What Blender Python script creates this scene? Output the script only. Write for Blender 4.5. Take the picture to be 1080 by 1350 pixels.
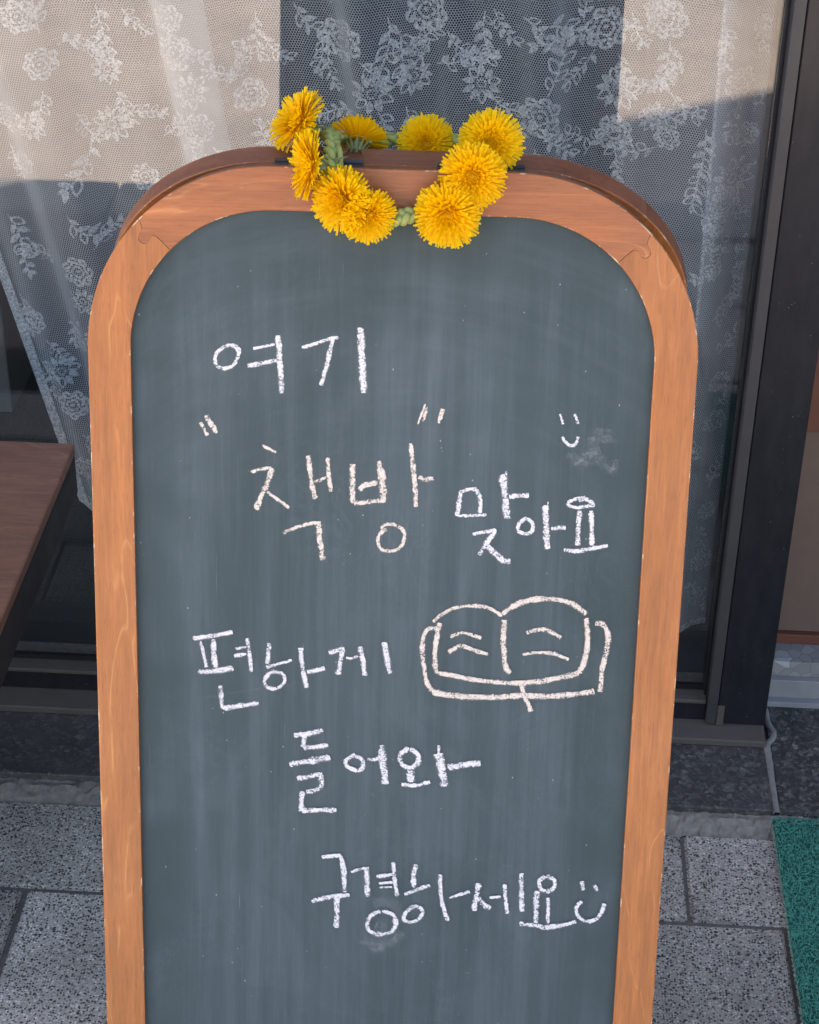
import bpy, bmesh, math, random
from mathutils import Vector, Matrix, noise
R = math.radians
random.seed(7)
for o in list(bpy.data.objects): bpy.data.objects.remove(o, do_unlink=True)
sc = bpy.context.scene
col = sc.collection

# ------------------------------------------------------------------ camera, sky, sun, exposure
CAM = Vector((0, 0, 1.55))
camd = bpy.data.cameras.new('camera'); cam = bpy.data.objects.new('camera', camd); col.objects.link(cam)
right = Vector((0.99814143, 0.05942284, 0.01351345)); down = Vector((0.04322661, -0.53407872, -0.84432896)); fwd = Vector((-0.04295518, 0.84334385, -0.53565474))
cam.matrix_world = Matrix(((right.x, -down.x, -fwd.x, CAM.x), (right.y, -down.y, -fwd.y, CAM.y), (right.z, -down.z, -fwd.z, CAM.z), (0, 0, 0, 1)))
camd.sensor_fit = 'HORIZONTAL'; camd.sensor_width = 36; camd.lens = 36 * 2500 / 1080; camd.clip_start = .02; camd.clip_end = 500
sc.camera = cam

SUN_AZ = (-.84, .54)          # horizontal direction towards the sun (behind the building's left end)
SUN_EL = R(45)
world = bpy.data.worlds.new('World'); sc.world = world; world.use_nodes = True
wn = world.node_tree.nodes; wl = world.node_tree.links
sky = wn.new('ShaderNodeTexSky'); sky.sky_type = 'NISHITA'; sky.sun_disc = False
sky.sun_elevation = SUN_EL; sky.sun_rotation = math.atan2(SUN_AZ[0], SUN_AZ[1])
sky.air_density = 1.0; sky.dust_density = 2.0; sky.ozone_density = 1.0
wn['Background'].inputs[1].default_value = 0.10
wl.new(sky.outputs[0], wn['Background'].inputs[0])
sd = bpy.data.lights.new('sun', 'SUN'); sd.energy = 5.0; sd.angle = R(.53); sd.color = (1, .91, .80)
sun = bpy.data.objects.new('sun', sd); col.objects.link(sun)
sv = Vector((SUN_AZ[0] * math.cos(SUN_EL), SUN_AZ[1] * math.cos(SUN_EL), math.sin(SUN_EL)))
sun.rotation_euler = sv.to_track_quat('Z', 'Y').to_euler(); sun.location = sv * 20
vs = sc.view_settings
vs.view_transform = 'Standard'; vs.look = 'None'; vs.gamma = 1; vs.use_curve_mapping = False
vs.exposure = 2.36
vs.use_white_balance = True; vs.white_balance_temperature = 7150; vs.white_balance_tint = 13
sc.render.engine = 'CYCLES'
sc.cycles.use_denoising = True
sc.cycles.transparent_max_bounces = 12
sc.cycles.max_bounces = 6; sc.cycles.diffuse_bounces = 3; sc.cycles.glossy_bounces = 3; sc.cycles.caustics_reflective = False; sc.cycles.caustics_refractive = False
sc.cycles.sample_clamp_indirect = 6

# ------------------------------------------------------------------ material helpers
class NT:
    def __init__(s, name):
        s.m = bpy.data.materials.new(name); s.m.use_nodes = True
        s.n = s.m.node_tree.nodes; s.l = s.m.node_tree.links
        s.p = s.n['Principled BSDF']; s.out = s.n['Material Output']
    def node(s, t, **k):
        a = s.n.new(t)
        for q, v in k.items(): setattr(a, q, v)
        return a
    def put(s, sock, v):
        if hasattr(v, 'links') or isinstance(v, bpy.types.NodeSocket): s.l.new(v, sock)
        elif v is not None: sock.default_value = v
    def coord(s, kind='Object', scale=(1, 1, 1), rot=(0, 0, 0), loc=(0, 0, 0)):
        t = s.node('ShaderNodeTexCoord'); mp = s.node('ShaderNodeMapping')
        s.l.new(t.outputs[kind], mp.inputs[0]); mp.inputs[1].default_value = loc; mp.inputs[2].default_value = rot; mp.inputs[3].default_value = scale
        return mp.outputs[0]
    def noise(s, vec, scale=5, detail=3, rough=.55, dist=0):
        a = s.node('ShaderNodeTexNoise'); s.put(a.inputs['Vector'], vec)
        a.inputs['Scale'].default_value = scale; a.inputs['Detail'].default_value = detail; a.inputs['Roughness'].default_value = rough; a.inputs['Distortion'].default_value = dist
        return a.outputs['Fac']
    def voro(s, vec, scale=5, out='Distance', feature='F1', rnd=1.):
        a = s.node('ShaderNodeTexVoronoi', feature=feature); s.put(a.inputs['Vector'], vec); a.inputs['Scale'].default_value = scale; a.inputs['Randomness'].default_value = rnd
        return a.outputs[out]
    def math(s, op, a, b=None, c=None, clamp=False):
        q = s.node('ShaderNodeMath', operation=op, use_clamp=clamp)
        s.put(q.inputs[0], a)
        if b is not None: s.put(q.inputs[1], b)
        if c is not None: s.put(q.inputs[2], c)
        return q.outputs[0]
    def ramp(s, f, stops):
        a = s.node('ShaderNodeValToRGB'); s.put(a.inputs[0], f)
        e = a.color_ramp.elements
        while len(e) < len(stops): e.new(.5)
        for i, (p, c) in enumerate(stops):
            e[i].position = p; e[i].color = (c, c, c, 1) if isinstance(c, (int, float)) else (*c, 1)
        return a.outputs[0]
    def mix(s, f, a, b, mode='MIX'):
        q = s.node('ShaderNodeMix', data_type='RGBA', blend_type=mode)
        s.put(q.inputs[0], f)
        s.put(q.inputs[6], (*a, 1) if isinstance(a, tuple) else a); s.put(q.inputs[7], (*b, 1) if isinstance(b, tuple) else b)
        return q.outputs[2]
    def bump(s, h, strength=.3, dist=.001):
        b = s.node('ShaderNodeBump'); s.put(b.inputs['Height'], h); b.inputs['Strength'].default_value = strength; b.inputs['Distance'].default_value = dist
        s.l.new(b.outputs[0], s.p.inputs['Normal'])
    def base(s, c, rough=.5, spec=.5):
        s.put(s.p.inputs['Base Color'], (*c, 1) if isinstance(c, tuple) else c)
        s.put(s.p.inputs['Roughness'], rough); s.put(s.p.inputs['Specular IOR Level'], spec)
        return s.m
    def rand(s):
        return s.node('ShaderNodeObjectInfo').outputs['Random']
    def sep(s, v):
        a = s.node('ShaderNodeSeparateXYZ'); s.put(a.inputs[0], v); return a.outputs
    def vadd(s, a, b):
        q = s.node('ShaderNodeVectorMath', operation='ADD'); s.put(q.inputs[0], a); s.put(q.inputs[1], b); return q.outputs[0]

def wood(name, axis='Y', dark=(.25, .078, .021), mid=(.41, .142, .036), pale=(.58, .26, .085), lines=.6, worn=False, seed=0., rough=.42, dens=6.):
    t = NT(name)
    sx = (13, 2.6, 13) if axis == 'Y' else (2.6, 13, 13)
    fx = (520, 26, 520) if axis == 'Y' else (26, 520, 520)
    off = t.node('ShaderNodeVectorMath', operation='SCALE'); comb = t.node('ShaderNodeCombineXYZ')
    r = t.rand(); t.l.new(r, comb.inputs[0]); t.l.new(r, comb.inputs[1]); comb.inputs[2].default_value = seed
    t.l.new(comb.outputs[0], off.inputs[0]); off.inputs['Scale'].default_value = 9.
    v = t.vadd(t.coord(scale=sx), off.outputs[0])
    big = t.noise(v, 1.0, 2.5, .5, .6)
    fr = t.math('FRACT', t.math('MULTIPLY', big, dens))
    line = t.ramp(fr, [(0, 1), (.012, .9), (.030, 0), (.97, 0), (1, .5)])
    band = t.ramp(fr, [(0, .6), (.5, .1), (1, .6)])
    fib = t.noise(t.vadd(t.coord(scale=fx), off.outputs[0]), 1, 3, .6)
    blot = t.noise(t.vadd(t.coord(scale=(14, 14, 14)), off.outputs[0]), 1, 4, .6)
    c = t.mix(t.ramp(fib, [(.3, 0), (.7, 1)]), dark, mid)
    c = t.mix(t.math('MULTIPLY', t.ramp(blot, [(.35, 0), (.7, 1)]), .45), c, mid)
    c = t.mix(t.math('MULTIPLY', band, .55), c, tuple(x * 1.12 for x in mid))
    brk = t.ramp(t.noise(t.vadd(t.coord(scale=(25, 25, 25)), off.outputs[0]), 1, 2), [(.40, 0), (.55, 1)])
    c = t.mix(t.math('MULTIPLY', t.math('MULTIPLY', line, lines), brk), c, pale)
    tone = t.ramp(t.noise(t.vadd(t.coord(scale=(70, 4.5, 70) if axis == 'Y' else (4.5, 70, 70)), off.outputs[0]), 1, 4, .65), [(.28, .74), (.72, 1.18)])
    c = t.mix(1., c, tone, 'MULTIPLY')
    pore = t.ramp(t.noise(t.vadd(t.coord(scale=tuple(k * (2.2 if k > 100 else 2.6) for k in fx)), off.outputs[0]), 1, 2, .5), [(.60, 0), (.70, 1)])
    c = t.mix(t.math('MULTIPLY', pore, .45), c, tuple(x * .62 for x in dark))
    if worn:
        w = t.ramp(t.noise(t.coord(scale=(60, 60, 60)), 1, 5, .7), [(.55, 0), (.62, 1)])
        c = t.mix(w, c, (.60, .43, .27))
    t.bump(t.math('ADD', fib, t.math('MULTIPLY', line, .5)), .12, .0004)
    t.p.inputs['Coat Weight'].default_value = .12; t.p.inputs['Coat Roughness'].default_value = .3
    return t.base(c, t.ramp(blot, [(.3, rough - .1), (.7, rough + .15)]), .45)

M = {}
M['wood_v'] = wood('stained_wood_upright', 'Y')
M['wood_h'] = wood('stained_wood_cross', 'X', (.21, .064, .021), (.36, .118, .036), (.52, .225, .08))
M['wood_v_worn'] = wood('stained_wood_upright_worn', 'Y', worn=True)
M['wood_h_worn'] = wood('stained_wood_cross_worn', 'X', (.21, .064, .021), (.36, .118, .036), (.52, .225, .08), worn=True)
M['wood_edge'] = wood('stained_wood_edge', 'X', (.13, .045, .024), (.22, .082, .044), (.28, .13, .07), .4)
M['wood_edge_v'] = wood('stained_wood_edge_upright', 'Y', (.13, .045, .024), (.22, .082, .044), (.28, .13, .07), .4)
M['walnut'] = wood('walnut', 'X', (.135, .058, .036), (.26, .118, .072), (.36, .19, .115), .8, rough=.5, dens=5.)
M['walnut_dark'] = wood('walnut_dark', 'X', (.018, .014, .014), (.030, .023, .022), (.04, .03, .028), .2, rough=.6)

def m_chalkboard():
    t = NT('slate_chalkboard')
    o = t.coord()
    streak = t.noise(t.coord(scale=(46, 1.7, 1)), 1, 8, .74)
    wide = t.noise(t.coord(scale=(11, 1.6, 1), loc=(3, 0, 0), rot=(0, 0, .05)), 1, 4, .6)
    cloud = t.noise(t.coord(scale=(9, 6, 5)), 1, 5, .65, 1.4)
    xs = t.sep(o)
    # the wiped area stops short of the rim: clean slate at top and sides
    ex = t.math('SUBTRACT', .197, t.math('ABSOLUTE', xs[0]))
    ey = t.math('SUBTRACT', -.036, xs[1])
    wob = t.math('MULTIPLY', t.math('SUBTRACT', t.noise(t.coord(scale=(14, 14, 14)), 1, 2), .5), .11)
    d = t.math('ADD', t.math('SMOOTH_MIN', ex, t.math('MULTIPLY', ey, .5), .06), wob)
    inside = t.ramp(d, [(.0, .15), (.045, 1)])
    dust = t.math('MULTIPLY', t.math('ADD', t.math('MULTIPLY', t.ramp(streak, [(.44, 0), (.78, 1)]), .60), t.math('MULTIPLY', t.ramp(wide, [(.28, 0), (.8, 1)]), .45)), inside)
    dust = t.math('ADD', dust, t.math('MULTIPLY', t.math('MULTIPLY', t.ramp(cloud, [(.50, 0), (.62, 1)]), inside), .13))
    ax, ay = xs[0], t.math('ADD', xs[1], .42)
    rad = t.math('SQRT', t.math('ADD', t.math('MULTIPLY', ax, ax), t.math('MULTIPLY', ay, ay)))
    cb = t.node('ShaderNodeCombineXYZ'); t.l.new(t.math('MULTIPLY', rad, 55), cb.inputs[0]); t.l.new(t.math('MULTIPLY', t.math('ARCTAN2', ax, ay), 2.2), cb.inputs[1])
    arcm = t.math('MULTIPLY', t.ramp(t.noise(cb.outputs[0], 1, 5, .65), [(.46, 0), (.72, 1)]), t.ramp(t.math('ADD', xs[1], .33), [(.0, 0), (.22, 1)]))
    dust = t.math('ADD', dust, t.math('MULTIPLY', arcm, .20))
    ghost = t.ramp(t.noise(t.coord(scale=(26, 20, 1), loc=(5, 2, 0)), 1, 3, .55, 2.2), [(.47, 0), (.50, 1), (.53, 0)])
    gm = t.ramp(t.noise(t.coord(scale=(7, 5, 1), loc=(1, 7, 0)), 1, 2), [(.48, 0), (.66, 1)])
    dust = t.math('ADD', dust, t.math('MULTIPLY', t.math('MULTIPLY', ghost, gm), .15))
    c = t.mix(dust, (.043, .064, .069), (.099, .130, .147))
    # specks and short scratches of chalk
    sp = t.ramp(t.voro(t.coord(scale=(130, 95, 1)), 1), [(.045, 1), (.075, 0)])
    spm = t.ramp(t.noise(t.coord(scale=(22, 22, 1)), 1, 2), [(.52, 0), (.62, 1)])
    scr = t.ramp(t.noise(t.coord(scale=(900, 18, 1), rot=(0, 0, .25)), 1, 2, .5), [(.74, 0), (.80, 1)])
    c = t.mix(t.math('MULTIPLY', t.math('MULTIPLY', sp, spm), .5), c, (.55, .58, .6))
    c = t.mix(t.math('MULTIPLY', scr, .16), c, (.5, .53, .55))
    return t.base(c, .8, .25)
M['slate'] = m_chalkboard()

def m_chalk(name, colr, strength):
    t = NT(name)
    uv = t.node('ShaderNodeUVMap'); s = t.sep(uv.outputs[0])
    a = t.math('ABSOLUTE', s[0])
    g = t.noise(t.coord(scale=(760, 760, 760)), 1, 2.0, .7)
    g2 = t.noise(t.coord(scale=(170, 170, 170)), 1, 2, .5)
    v = t.math('ADD', t.math('ADD', t.math('MULTIPLY', g, 1.0), t.math('MULTIPLY', g2, .5)), strength)
    v = t.math('SUBTRACT', v, t.math('MULTIPLY', t.math('POWER', a, 3.), .42))
    al = t.ramp(v, [(.60, .10), (.80, 1)])
    al = t.math('MULTIPLY', al, t.ramp(v, [(.40, 0), (.52, 1)]))
    if name == 'chalk_smear': al = t.math('MULTIPLY', t.math('MULTIPLY', t.ramp(g2, [(.35, .2), (.65, 1)]), t.math('SUBTRACT', 1, t.math('POWER', a, 1.5))), t.ramp(g, [(.38, .02), (.7, .20)]))
    t.base(colr, .95, .1); t.l.new(al, t.p.inputs['Alpha'])
    return t.m
M['w'] = m_chalk('white_chalk', (.65, .65, .68), .045)
M['c'] = m_chalk('cream_chalk', (.66, .59, .525), .055)
M['s'] = m_chalk('chalk_smear', (.60, .63, .66), -.16)

def m_simple(name, c, rough=.5, spec=.5, nz=0., nscale=40., metal=0., bump=0.):
    t = NT(name); f = t.noise(t.coord(scale=(nscale,) * 3), 1, 5, .6)
    cc = t.mix(f, tuple(x * (1 - nz) for x in c), tuple(min(1, x * (1 + nz)) for x in c))
    t.p.inputs['Metallic'].default_value = metal
    if bump: t.bump(f, bump, .001)
    return t.base(cc, rough, spec)
M['hinge'] = m_simple('black_hinge_steel', (.04, .04, .046), .45, .5, .3, 200)
M['alu'] = m_simple('brown_aluminium', (.092, .077, .066), .5, .5, .25, 25)
M['alu_dark'] = m_simple('dark_anodised_aluminium', (.046, .043, .044), .45, .5, .25, 25)
M['alu_edge'] = m_simple('pale_aluminium', (.30, .29, .29), .45, .5, .2, 30)
M['gasket'] = m_simple('rubber_gasket', (.012, .012, .014), .6, .3, .3, 60)
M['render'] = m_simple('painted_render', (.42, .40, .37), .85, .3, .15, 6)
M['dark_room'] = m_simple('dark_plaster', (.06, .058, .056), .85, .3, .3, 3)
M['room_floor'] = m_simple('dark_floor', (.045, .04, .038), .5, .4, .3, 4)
M['cabinet'] = m_simple('grey_cabinet_paint', (.16, .16, .155), .6, .4, .1, 10)
M['kraft'] = m_simple('brown_board', (.17, .115, .088), .8, .3, .12, 60)
M['redwood'] = m_simple('red_brown_wood', (.16, .055, .032), .5, .5, .25, 30)
M['rooftile'] = m_simple('roof_felt', (.10, .10, .10), .9, .2, .2, 8)

def m_dusty_black():
    t = NT('dusty_black_paint')
    sp = t.ramp(t.voro(t.coord(scale=(170, 170, 170)), 1), [(.07, 1), (.12, 0)])
    spm = t.ramp(t.noise(t.coord(scale=(30, 30, 30)), 1, 2), [(.55, 0), (.65, 1)])
    dirt = t.noise(t.coord(scale=(60, 60, 20)), 1, 5, .65)
    c = t.mix(t.ramp(dirt, [(.35, 0), (.8, 1)]), (.006, .007, .011), (.018, .018, .022))
    c = t.mix(t.math('MULTIPLY', t.math('MULTIPLY', sp, spm), .6), c, (.3, .3, .3))
    t.p.inputs['Coat Weight'].default_value = .25; t.p.inputs['Coat Roughness'].default_value = .12
    return t.base(c, .45, .3)
M['black'] = m_dusty_black()

def m_glass():
    t = NT('window_glass'); t.n.remove(t.p)
    geo = t.node('ShaderNodeNewGeometry')
    ior = t.math('ADD', t.math('MULTIPLY', t.math('SUBTRACT', 1, geo.outputs['Backfacing']), 1.62), t.math('MULTIPLY', geo.outputs['Backfacing'], 1 / 1.62))
    fr = t.node('ShaderNodeFresnel'); t.l.new(ior, fr.inputs[0])
    g = t.node('ShaderNodeBsdfGlossy'); g.inputs['Roughness'].default_value = 0.012; g.inputs['Color'].default_value = (1, 1, 1, 1)
    tr = t.node('ShaderNodeBsdfTransparent'); tr.inputs[0].default_value = (.95, .97, .97, 1)
    mx = t.node('ShaderNodeMixShader'); t.l.new(fr.outputs[0], mx.inputs[0]); t.l.new(tr.outputs[0], mx.inputs[1]); t.l.new(g.outputs[0], mx.inputs[2])
    # faint dust lying on the pane
    df = t.node('ShaderNodeBsdfDiffuse'); df.inputs[0].default_value = (.6, .58, .55, 1)
    sp = t.ramp(t.voro(t.coord(scale=(90, 90, 90)), 1), [(.04, .8), (.065, 0)])
    spm = t.ramp(t.noise(t.coord(scale=(14, 14, 14)), 1, 2), [(.56, 0), (.64, 1)])
    film = t.math('MULTIPLY', t.noise(t.coord(scale=(9, 9, 9)), 1, 4, .6), .012)
    f2 = t.math('ADD', t.math('MULTIPLY', sp, spm), film, clamp=True)
    m2 = t.node('ShaderNodeMixShader'); t.l.new(f2, m2.inputs[0]); t.l.new(mx.outputs[0], m2.inputs[1]); t.l.new(df.outputs[0], m2.inputs[2])
    t.l.new(m2.outputs[0], t.out.inputs[0])
    return t.m
M['glass'] = m_glass()

def m_net(name, mesh=True):
    cl = (.52, .56, .61, 1) if mesh else (.80, .82, .84, 1)
    t = NT(name); t.n.remove(t.p)
    df = t.node('ShaderNodeBsdfDiffuse'); df.inputs[0].default_value = cl
    tl = t.node('ShaderNodeBsdfTranslucent'); tl.inputs[0].default_value = cl
    mx = t.node('ShaderNodeMixShader'); mx.inputs[0].default_value = .3; t.l.new(df.outputs[0], mx.inputs[1]); t.l.new(tl.outputs[0], mx.inputs[2])
    tr = t.node('ShaderNodeBsdfTransparent')
    mm = t.node('ShaderNodeMixShader')
    uv = t.node('ShaderNodeUVMap')
    A = .0031
    def cell(off):
        mp = t.node('ShaderNodeMapping'); t.l.new(uv.outputs[0], mp.inputs[0]); mp.inputs[3].default_value = (1 / A, 1 / (A * 1.732), 1); mp.inputs[1].default_value = (off, off, 0)
        fr = t.node('ShaderNodeVectorMath', operation='FRACTION'); t.l.new(mp.outputs[0], fr.inputs[0])
        sb = t.node('ShaderNodeVectorMath', operation='SUBTRACT'); t.l.new(fr.outputs[0], sb.inputs[0]); sb.inputs[1].default_value = (.5, .5, 0)
        ml = t.node('ShaderNodeVectorMath', operation='MULTIPLY'); t.l.new(sb.outputs[0], ml.inputs[0]); ml.inputs[1].default_value = (1, 1.732, 0)
        ln = t.node('ShaderNodeVectorMath', operation='LENGTH'); t.l.new(ml.outputs[0], ln.inputs[0])
        return ln.outputs['Value']
    d = t.math('MINIMUM', cell(0.), cell(.5))
    if mesh:
        al = t.ramp(d, [(.30, 0.02), (.42, .78)])
        # round threads close the holes where the cloth turns away
        lw = t.node('ShaderNodeLayerWeight'); lw.inputs[0].default_value = .5
        side = t.ramp(lw.outputs['Facing'], [(.20, 0), (.66, .60)])
        al = t.math('ADD', al, t.math('MULTIPLY', t.math('SUBTRACT', 1, al), side), clamp=True)
    else:
        al = t.math('MULTIPLY', t.ramp(t.noise(t.coord(scale=(420, 420, 420)), 1, 3, .7), [(.38, .36), (.60, .90)]), t.ramp(t.noise(t.coord(scale=(60, 60, 60)), 1, 2), [(.3, .72), (.7, 1)]))
    t.l.new(al, mm.inputs[0]); t.l.new(tr.outputs[0], mm.inputs[1]); t.l.new(mx.outputs[0], mm.inputs[2])
    t.l.new(mm.outputs[0], t.out.inputs[0])
    return t.m
M['net'] = m_net('lace_net')
M['lace'] = m_net('lace_embroidery', False)

def m_paver():
    t = NT('speckled_paver')
    rnd = t.rand(); cb = t.node('ShaderNodeCombineXYZ'); 
    for i in range(3): t.l.new(t.math('MULTIPLY', rnd, 7. + i), cb.inputs[i])
    o = t.vadd(t.coord(), cb.outputs[0])
    def sc_(k):
        q = t.node('ShaderNodeVectorMath', operation='SCALE'); t.put(q.inputs[0], o); q.inputs['Scale'].default_value = k; return q.outputs[0]
    def dots(k, r0, r1, share):
        v = t.node('ShaderNodeTexVoronoi'); t.put(v.inputs['Vector'], sc_(k)); v.inputs['Scale'].default_value = 1
        pick = t.ramp(t.sep(v.outputs['Color'])[0], [(share - .02, 1), (share + .02, 0)])
        return t.math('MULTIPLY', t.ramp(v.outputs['Distance'], [(r0, 1), (r1, 0)]), pick)
    fine = t.noise(sc_(620), 1, 2, .7)
    c = t.ramp(fine, [(.25, (.25, .219, .185)), (.5, (.41, .366, .314)), (.75, (.55, .498, .435))])
    c = t.mix(t.math('MULTIPLY', dots(430, .35, .6, .55), .75), c, (.62, .57, .51))
    c = t.mix(t.math('MULTIPLY', dots(300, .28, .5, .30), .9), c, (.80, .75, .69))
    c = t.mix(t.math('MULTIPLY', dots(330, .34, .52, .50), .92), c, (.030, .029, .029))
    c = t.mix(t.math('MULTIPLY', dots(210, .30, .42, .22), .92), c, (.022, .021, .021))
    st = t.ramp(t.noise(sc_(9), 1, 5, .6), [(.3, .66), (.7, 1.14)])
    c = t.mix(1., c, st, 'MULTIPLY')
    tint = t.math('ADD', t.math('MULTIPLY', rnd, .30), .84)
    c = t.mix(1., c, tint, 'MULTIPLY')
    t.bump(fine, .5, .0012)
    return t.base(c, .75, .35)
M['paver'] = m_paver()

def m_granite(dusty=False):
    t = NT('dusty_granite' if dusty else 'dark_granite')
    o = t.coord()
    wob = t.node('ShaderNodeTexNoise'); t.put(wob.inputs['Vector'], t.coord(scale=(150, 150, 150))); wob.inputs['Scale'].default_value = 1
    ws = t.node('ShaderNodeVectorMath', operation='SCALE'); t.l.new(wob.outputs['Color'], ws.inputs[0]); ws.inputs['Scale'].default_value = 1.6
    v = t.node('ShaderNodeTexVoronoi'); t.put(v.inputs['Vector'], t.vadd(t.coord(scale=(190, 190, 190)), ws.outputs[0])); v.inputs['Scale'].default_value = 1
    cr = t.sep(v.outputs['Color'])
    c = t.ramp(cr[0], [(0, (.013, .013, .014)), (.45, (.034, .033, .033)), (.62, (.075, .072, .068)), (.82, (.13, .124, .115)), (1, (.24, .228, .21))])
    b = t.noise(t.coord(scale=(420, 420, 420)), 1, 3, .7, 1.0)
    c = t.mix(t.ramp(b, [(.55, 0), (.68, .75)]), c, (.27, .26, .24))
    c = t.mix(t.ramp(t.noise(t.coord(scale=(45, 45, 45)), 1, 4, .7, 1.), [(.42, .0), (.62, .6)]), c, (.020, .020, .022))
    dirt = t.ramp(t.noise(t.coord(scale=(8, 8, 8)), 1, 5, .65), [(.36, 0), (.7, .5)])
    c = t.mix(dirt, c, (.090, .084, .077))
    lay_ = t.ramp(t.math('ADD', t.sep(t.coord('Object', (1, 1, 1)))[0], .9), [(.25, .78), (.85, .62), (1., .30)])
    c = t.mix(t.math('MULTIPLY', lay_, t.math('ADD', t.noise(t.coord(scale=(30, 30, 30)), 1, 4, .6), .35)), c, (.098, .091, .084)) if dusty else c
    sp = t.ramp(t.voro(t.coord(scale=(120, 120, 120)), 1), [(.05, 1), (.09, 0)])
    spm = t.ramp(t.noise(t.coord(scale=(25, 25, 25)), 1, 2), [(.58, 0), (.66, 1)])
    c = t.mix(t.math('MULTIPLY', t.math('MULTIPLY', sp, spm), .5), c, (.4, .4, .4))
    t.bump(b, .15, .0008)
    return t.base(c, .5, .4)
M['granite'] = m_granite(); M['granite_dusty'] = m_granite(True)
M['mortar'] = m_simple('grey_mortar', (.25, .222, .19), .95, .2, .6, 110, 0, 1.)
M['grout'] = m_simple('pale_grout', (.25, .235, .215), .95, .2, .35, 120, 0, .6)
M['bed'] = m_simple('joint_sand', (.15, .135, .12), .95, .2, .5, 150, 0, .6)

def m_terrazzo():
    t = NT('terrazzo_step')
    v = t.node('ShaderNodeTexVoronoi'); t.put(v.inputs['Vector'], t.coord(scale=(52, 52, 60))); v.inputs['Scale'].default_value = 1
    ch = t.sep(v.outputs['Color'])
    ed = t.voro(t.coord(scale=(52, 52, 60)), 1, 'Distance', 'DISTANCE_TO_EDGE')
    c = t.ramp(ch[0], [(0, (.26, .245, .235)), (.5, (.31, .295, .28)), (.85, (.36, .345, .33)), (1, (.55, .53, .51))])
    c = t.mix(t.ramp(ed, [(.01, .7), (.06, 0)]), c, (.18, .175, .19))
    return t.base(c, .6, .4)
M['terrazzo'] = m_terrazzo()

def m_turf(name, lo, hi):
    t = NT(name)
    c = t.mix(t.noise(t.coord(scale=(300, 300, 300)), 1, 3), lo, hi)
    return t.base(c, .6, .3)
M['mat_base'] = m_turf('green_mat_base', (.015, .10, .075), (.025, .15, .11))
M['mat_fibre'] = m_turf('green_mat_fibre', (.042, .21, .155), (.085, .36, .265))
M['mat_fray'] = m_turf('frayed_mat_edge', (.24, .32, .26), (.40, .46, .38))

def m_petal():
    t = NT('dandelion_petal'); uv = t.node('ShaderNodeUVMap'); s = t.sep(uv.outputs[0])
    c = t.mix(s[1], (.94, .50, .003), (.96, .72, .012))
    c = t.mix(t.math('MULTIPLY', s[0], .6), c, (.95, .55, .004))
    c = t.mix(t.math('MULTIPLY', t.rand(), .28), c, (.92, .46, .004))
    t.base(c, .55, .2)
    tl = t.node('ShaderNodeBsdfTranslucent'); t.put(tl.inputs[0], c)
    mx = t.node('ShaderNodeMixShader'); mx.inputs[0].default_value = .5
    t.l.new(t.p.outputs[0], mx.inputs[1]); t.l.new(tl.outputs[0], mx.inputs[2]); t.l.new(mx.outputs[0], t.out.inputs[0])
    return t.m
M['petal'] = m_petal()
M['stem'] = m_simple('dandelion_stem', (.26, .31, .095), .5, .4, .4, 90)
M['bract'] = m_simple('dandelion_bract', (.17, .20, .08), .6, .3, .4, 80)
M['stem_end'] = m_simple('pink_stem_end', (.42, .20, .15), .5, .4, .2, 80)
M['kerb'] = m_simple('kerb_granite', (.34, .325, .31), .85, .3, .3, 120)
M['asphalt'] = m_simple('street_concrete', (.51, .44, .39), .9, .3, .35, 3, 0, .3)

# ------------------------------------------------------------------ object helpers
def put(o, parent=None, basis=None):
    col.objects.link(o)
    if parent is not None:
        o.parent = parent; o.matrix_parent_inverse = ROOT[parent.name].inverted()
    if basis is not None: o.matrix_basis = basis
    ROOT[o.name] = basis.copy() if basis is not None else Matrix.Identity(4)
    return o
ROOT = {}
def mesh_obj(name, vs_, fs, mat, parent=None, basis=None, smooth=False, uvs=None, bev=0., mats=None, fmat=None):
    me = bpy.data.meshes.new(name); me.from_pydata([tuple(v) for v in vs_], [], fs)
    for m in (mats or [mat]): me.materials.append(m)
    if fmat: me.polygons.foreach_set('material_index', fmat)
    if uvs:
        u = me.uv_layers.new(name='UVMap')
        for lp in me.loops: u.data[lp.index].uv = uvs[lp.vertex_index]
    if smooth: me.polygons.foreach_set('use_smooth', [True] * len(me.polygons))
    me.update()
    if bev: bevel(me, bev)
    return put(bpy.data.objects.new(name, me), parent, basis)
def bevel(me, w, seg=2, ang=.5):
    bm = bmesh.new(); bm.from_mesh(me)
    es = [e for e in bm.edges if len(e.link_faces) == 2 and e.calc_face_angle() > ang]
    bmesh.ops.bevel(bm, geom=es, offset=w, segments=seg, affect='EDGES', profile=.6, clamp_overlap=True)
    bm.to_mesh(me); bm.free()
BOXF = [(0, 3, 2, 1), (4, 5, 6, 7), (0, 1, 5, 4), (1, 2, 6, 5), (2, 3, 7, 6), (3, 0, 4, 7)]
def box(name, x0, x1, y0, y1, z0, z1, mat, parent=None, bev=0.):
    c = Vector(((x0 + x1) / 2, (y0 + y1) / 2, (z0 + z1) / 2))
    v = [Vector(p) - c for p in ((x0, y0, z0), (x1, y0, z0), (x1, y1, z0), (x0, y1, z0), (x0, y0, z1), (x1, y0, z1), (x1, y1, z1), (x0, y1, z1))]
    return mesh_obj(name, v, BOXF, mat, parent, Matrix.Translation(c), bev=bev)
def thing(name, label, cat, loc=(0, 0, 0), mtx=None):
    o = bpy.data.objects.new(name, None); o.empty_display_size = .05
    put(o, None, mtx if mtx is not None else Matrix.Translation(Vector(loc)))
    o['label'] = label; o['category'] = cat
    return o
def structure(o): o['kind'] = 'structure'; return o
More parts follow.
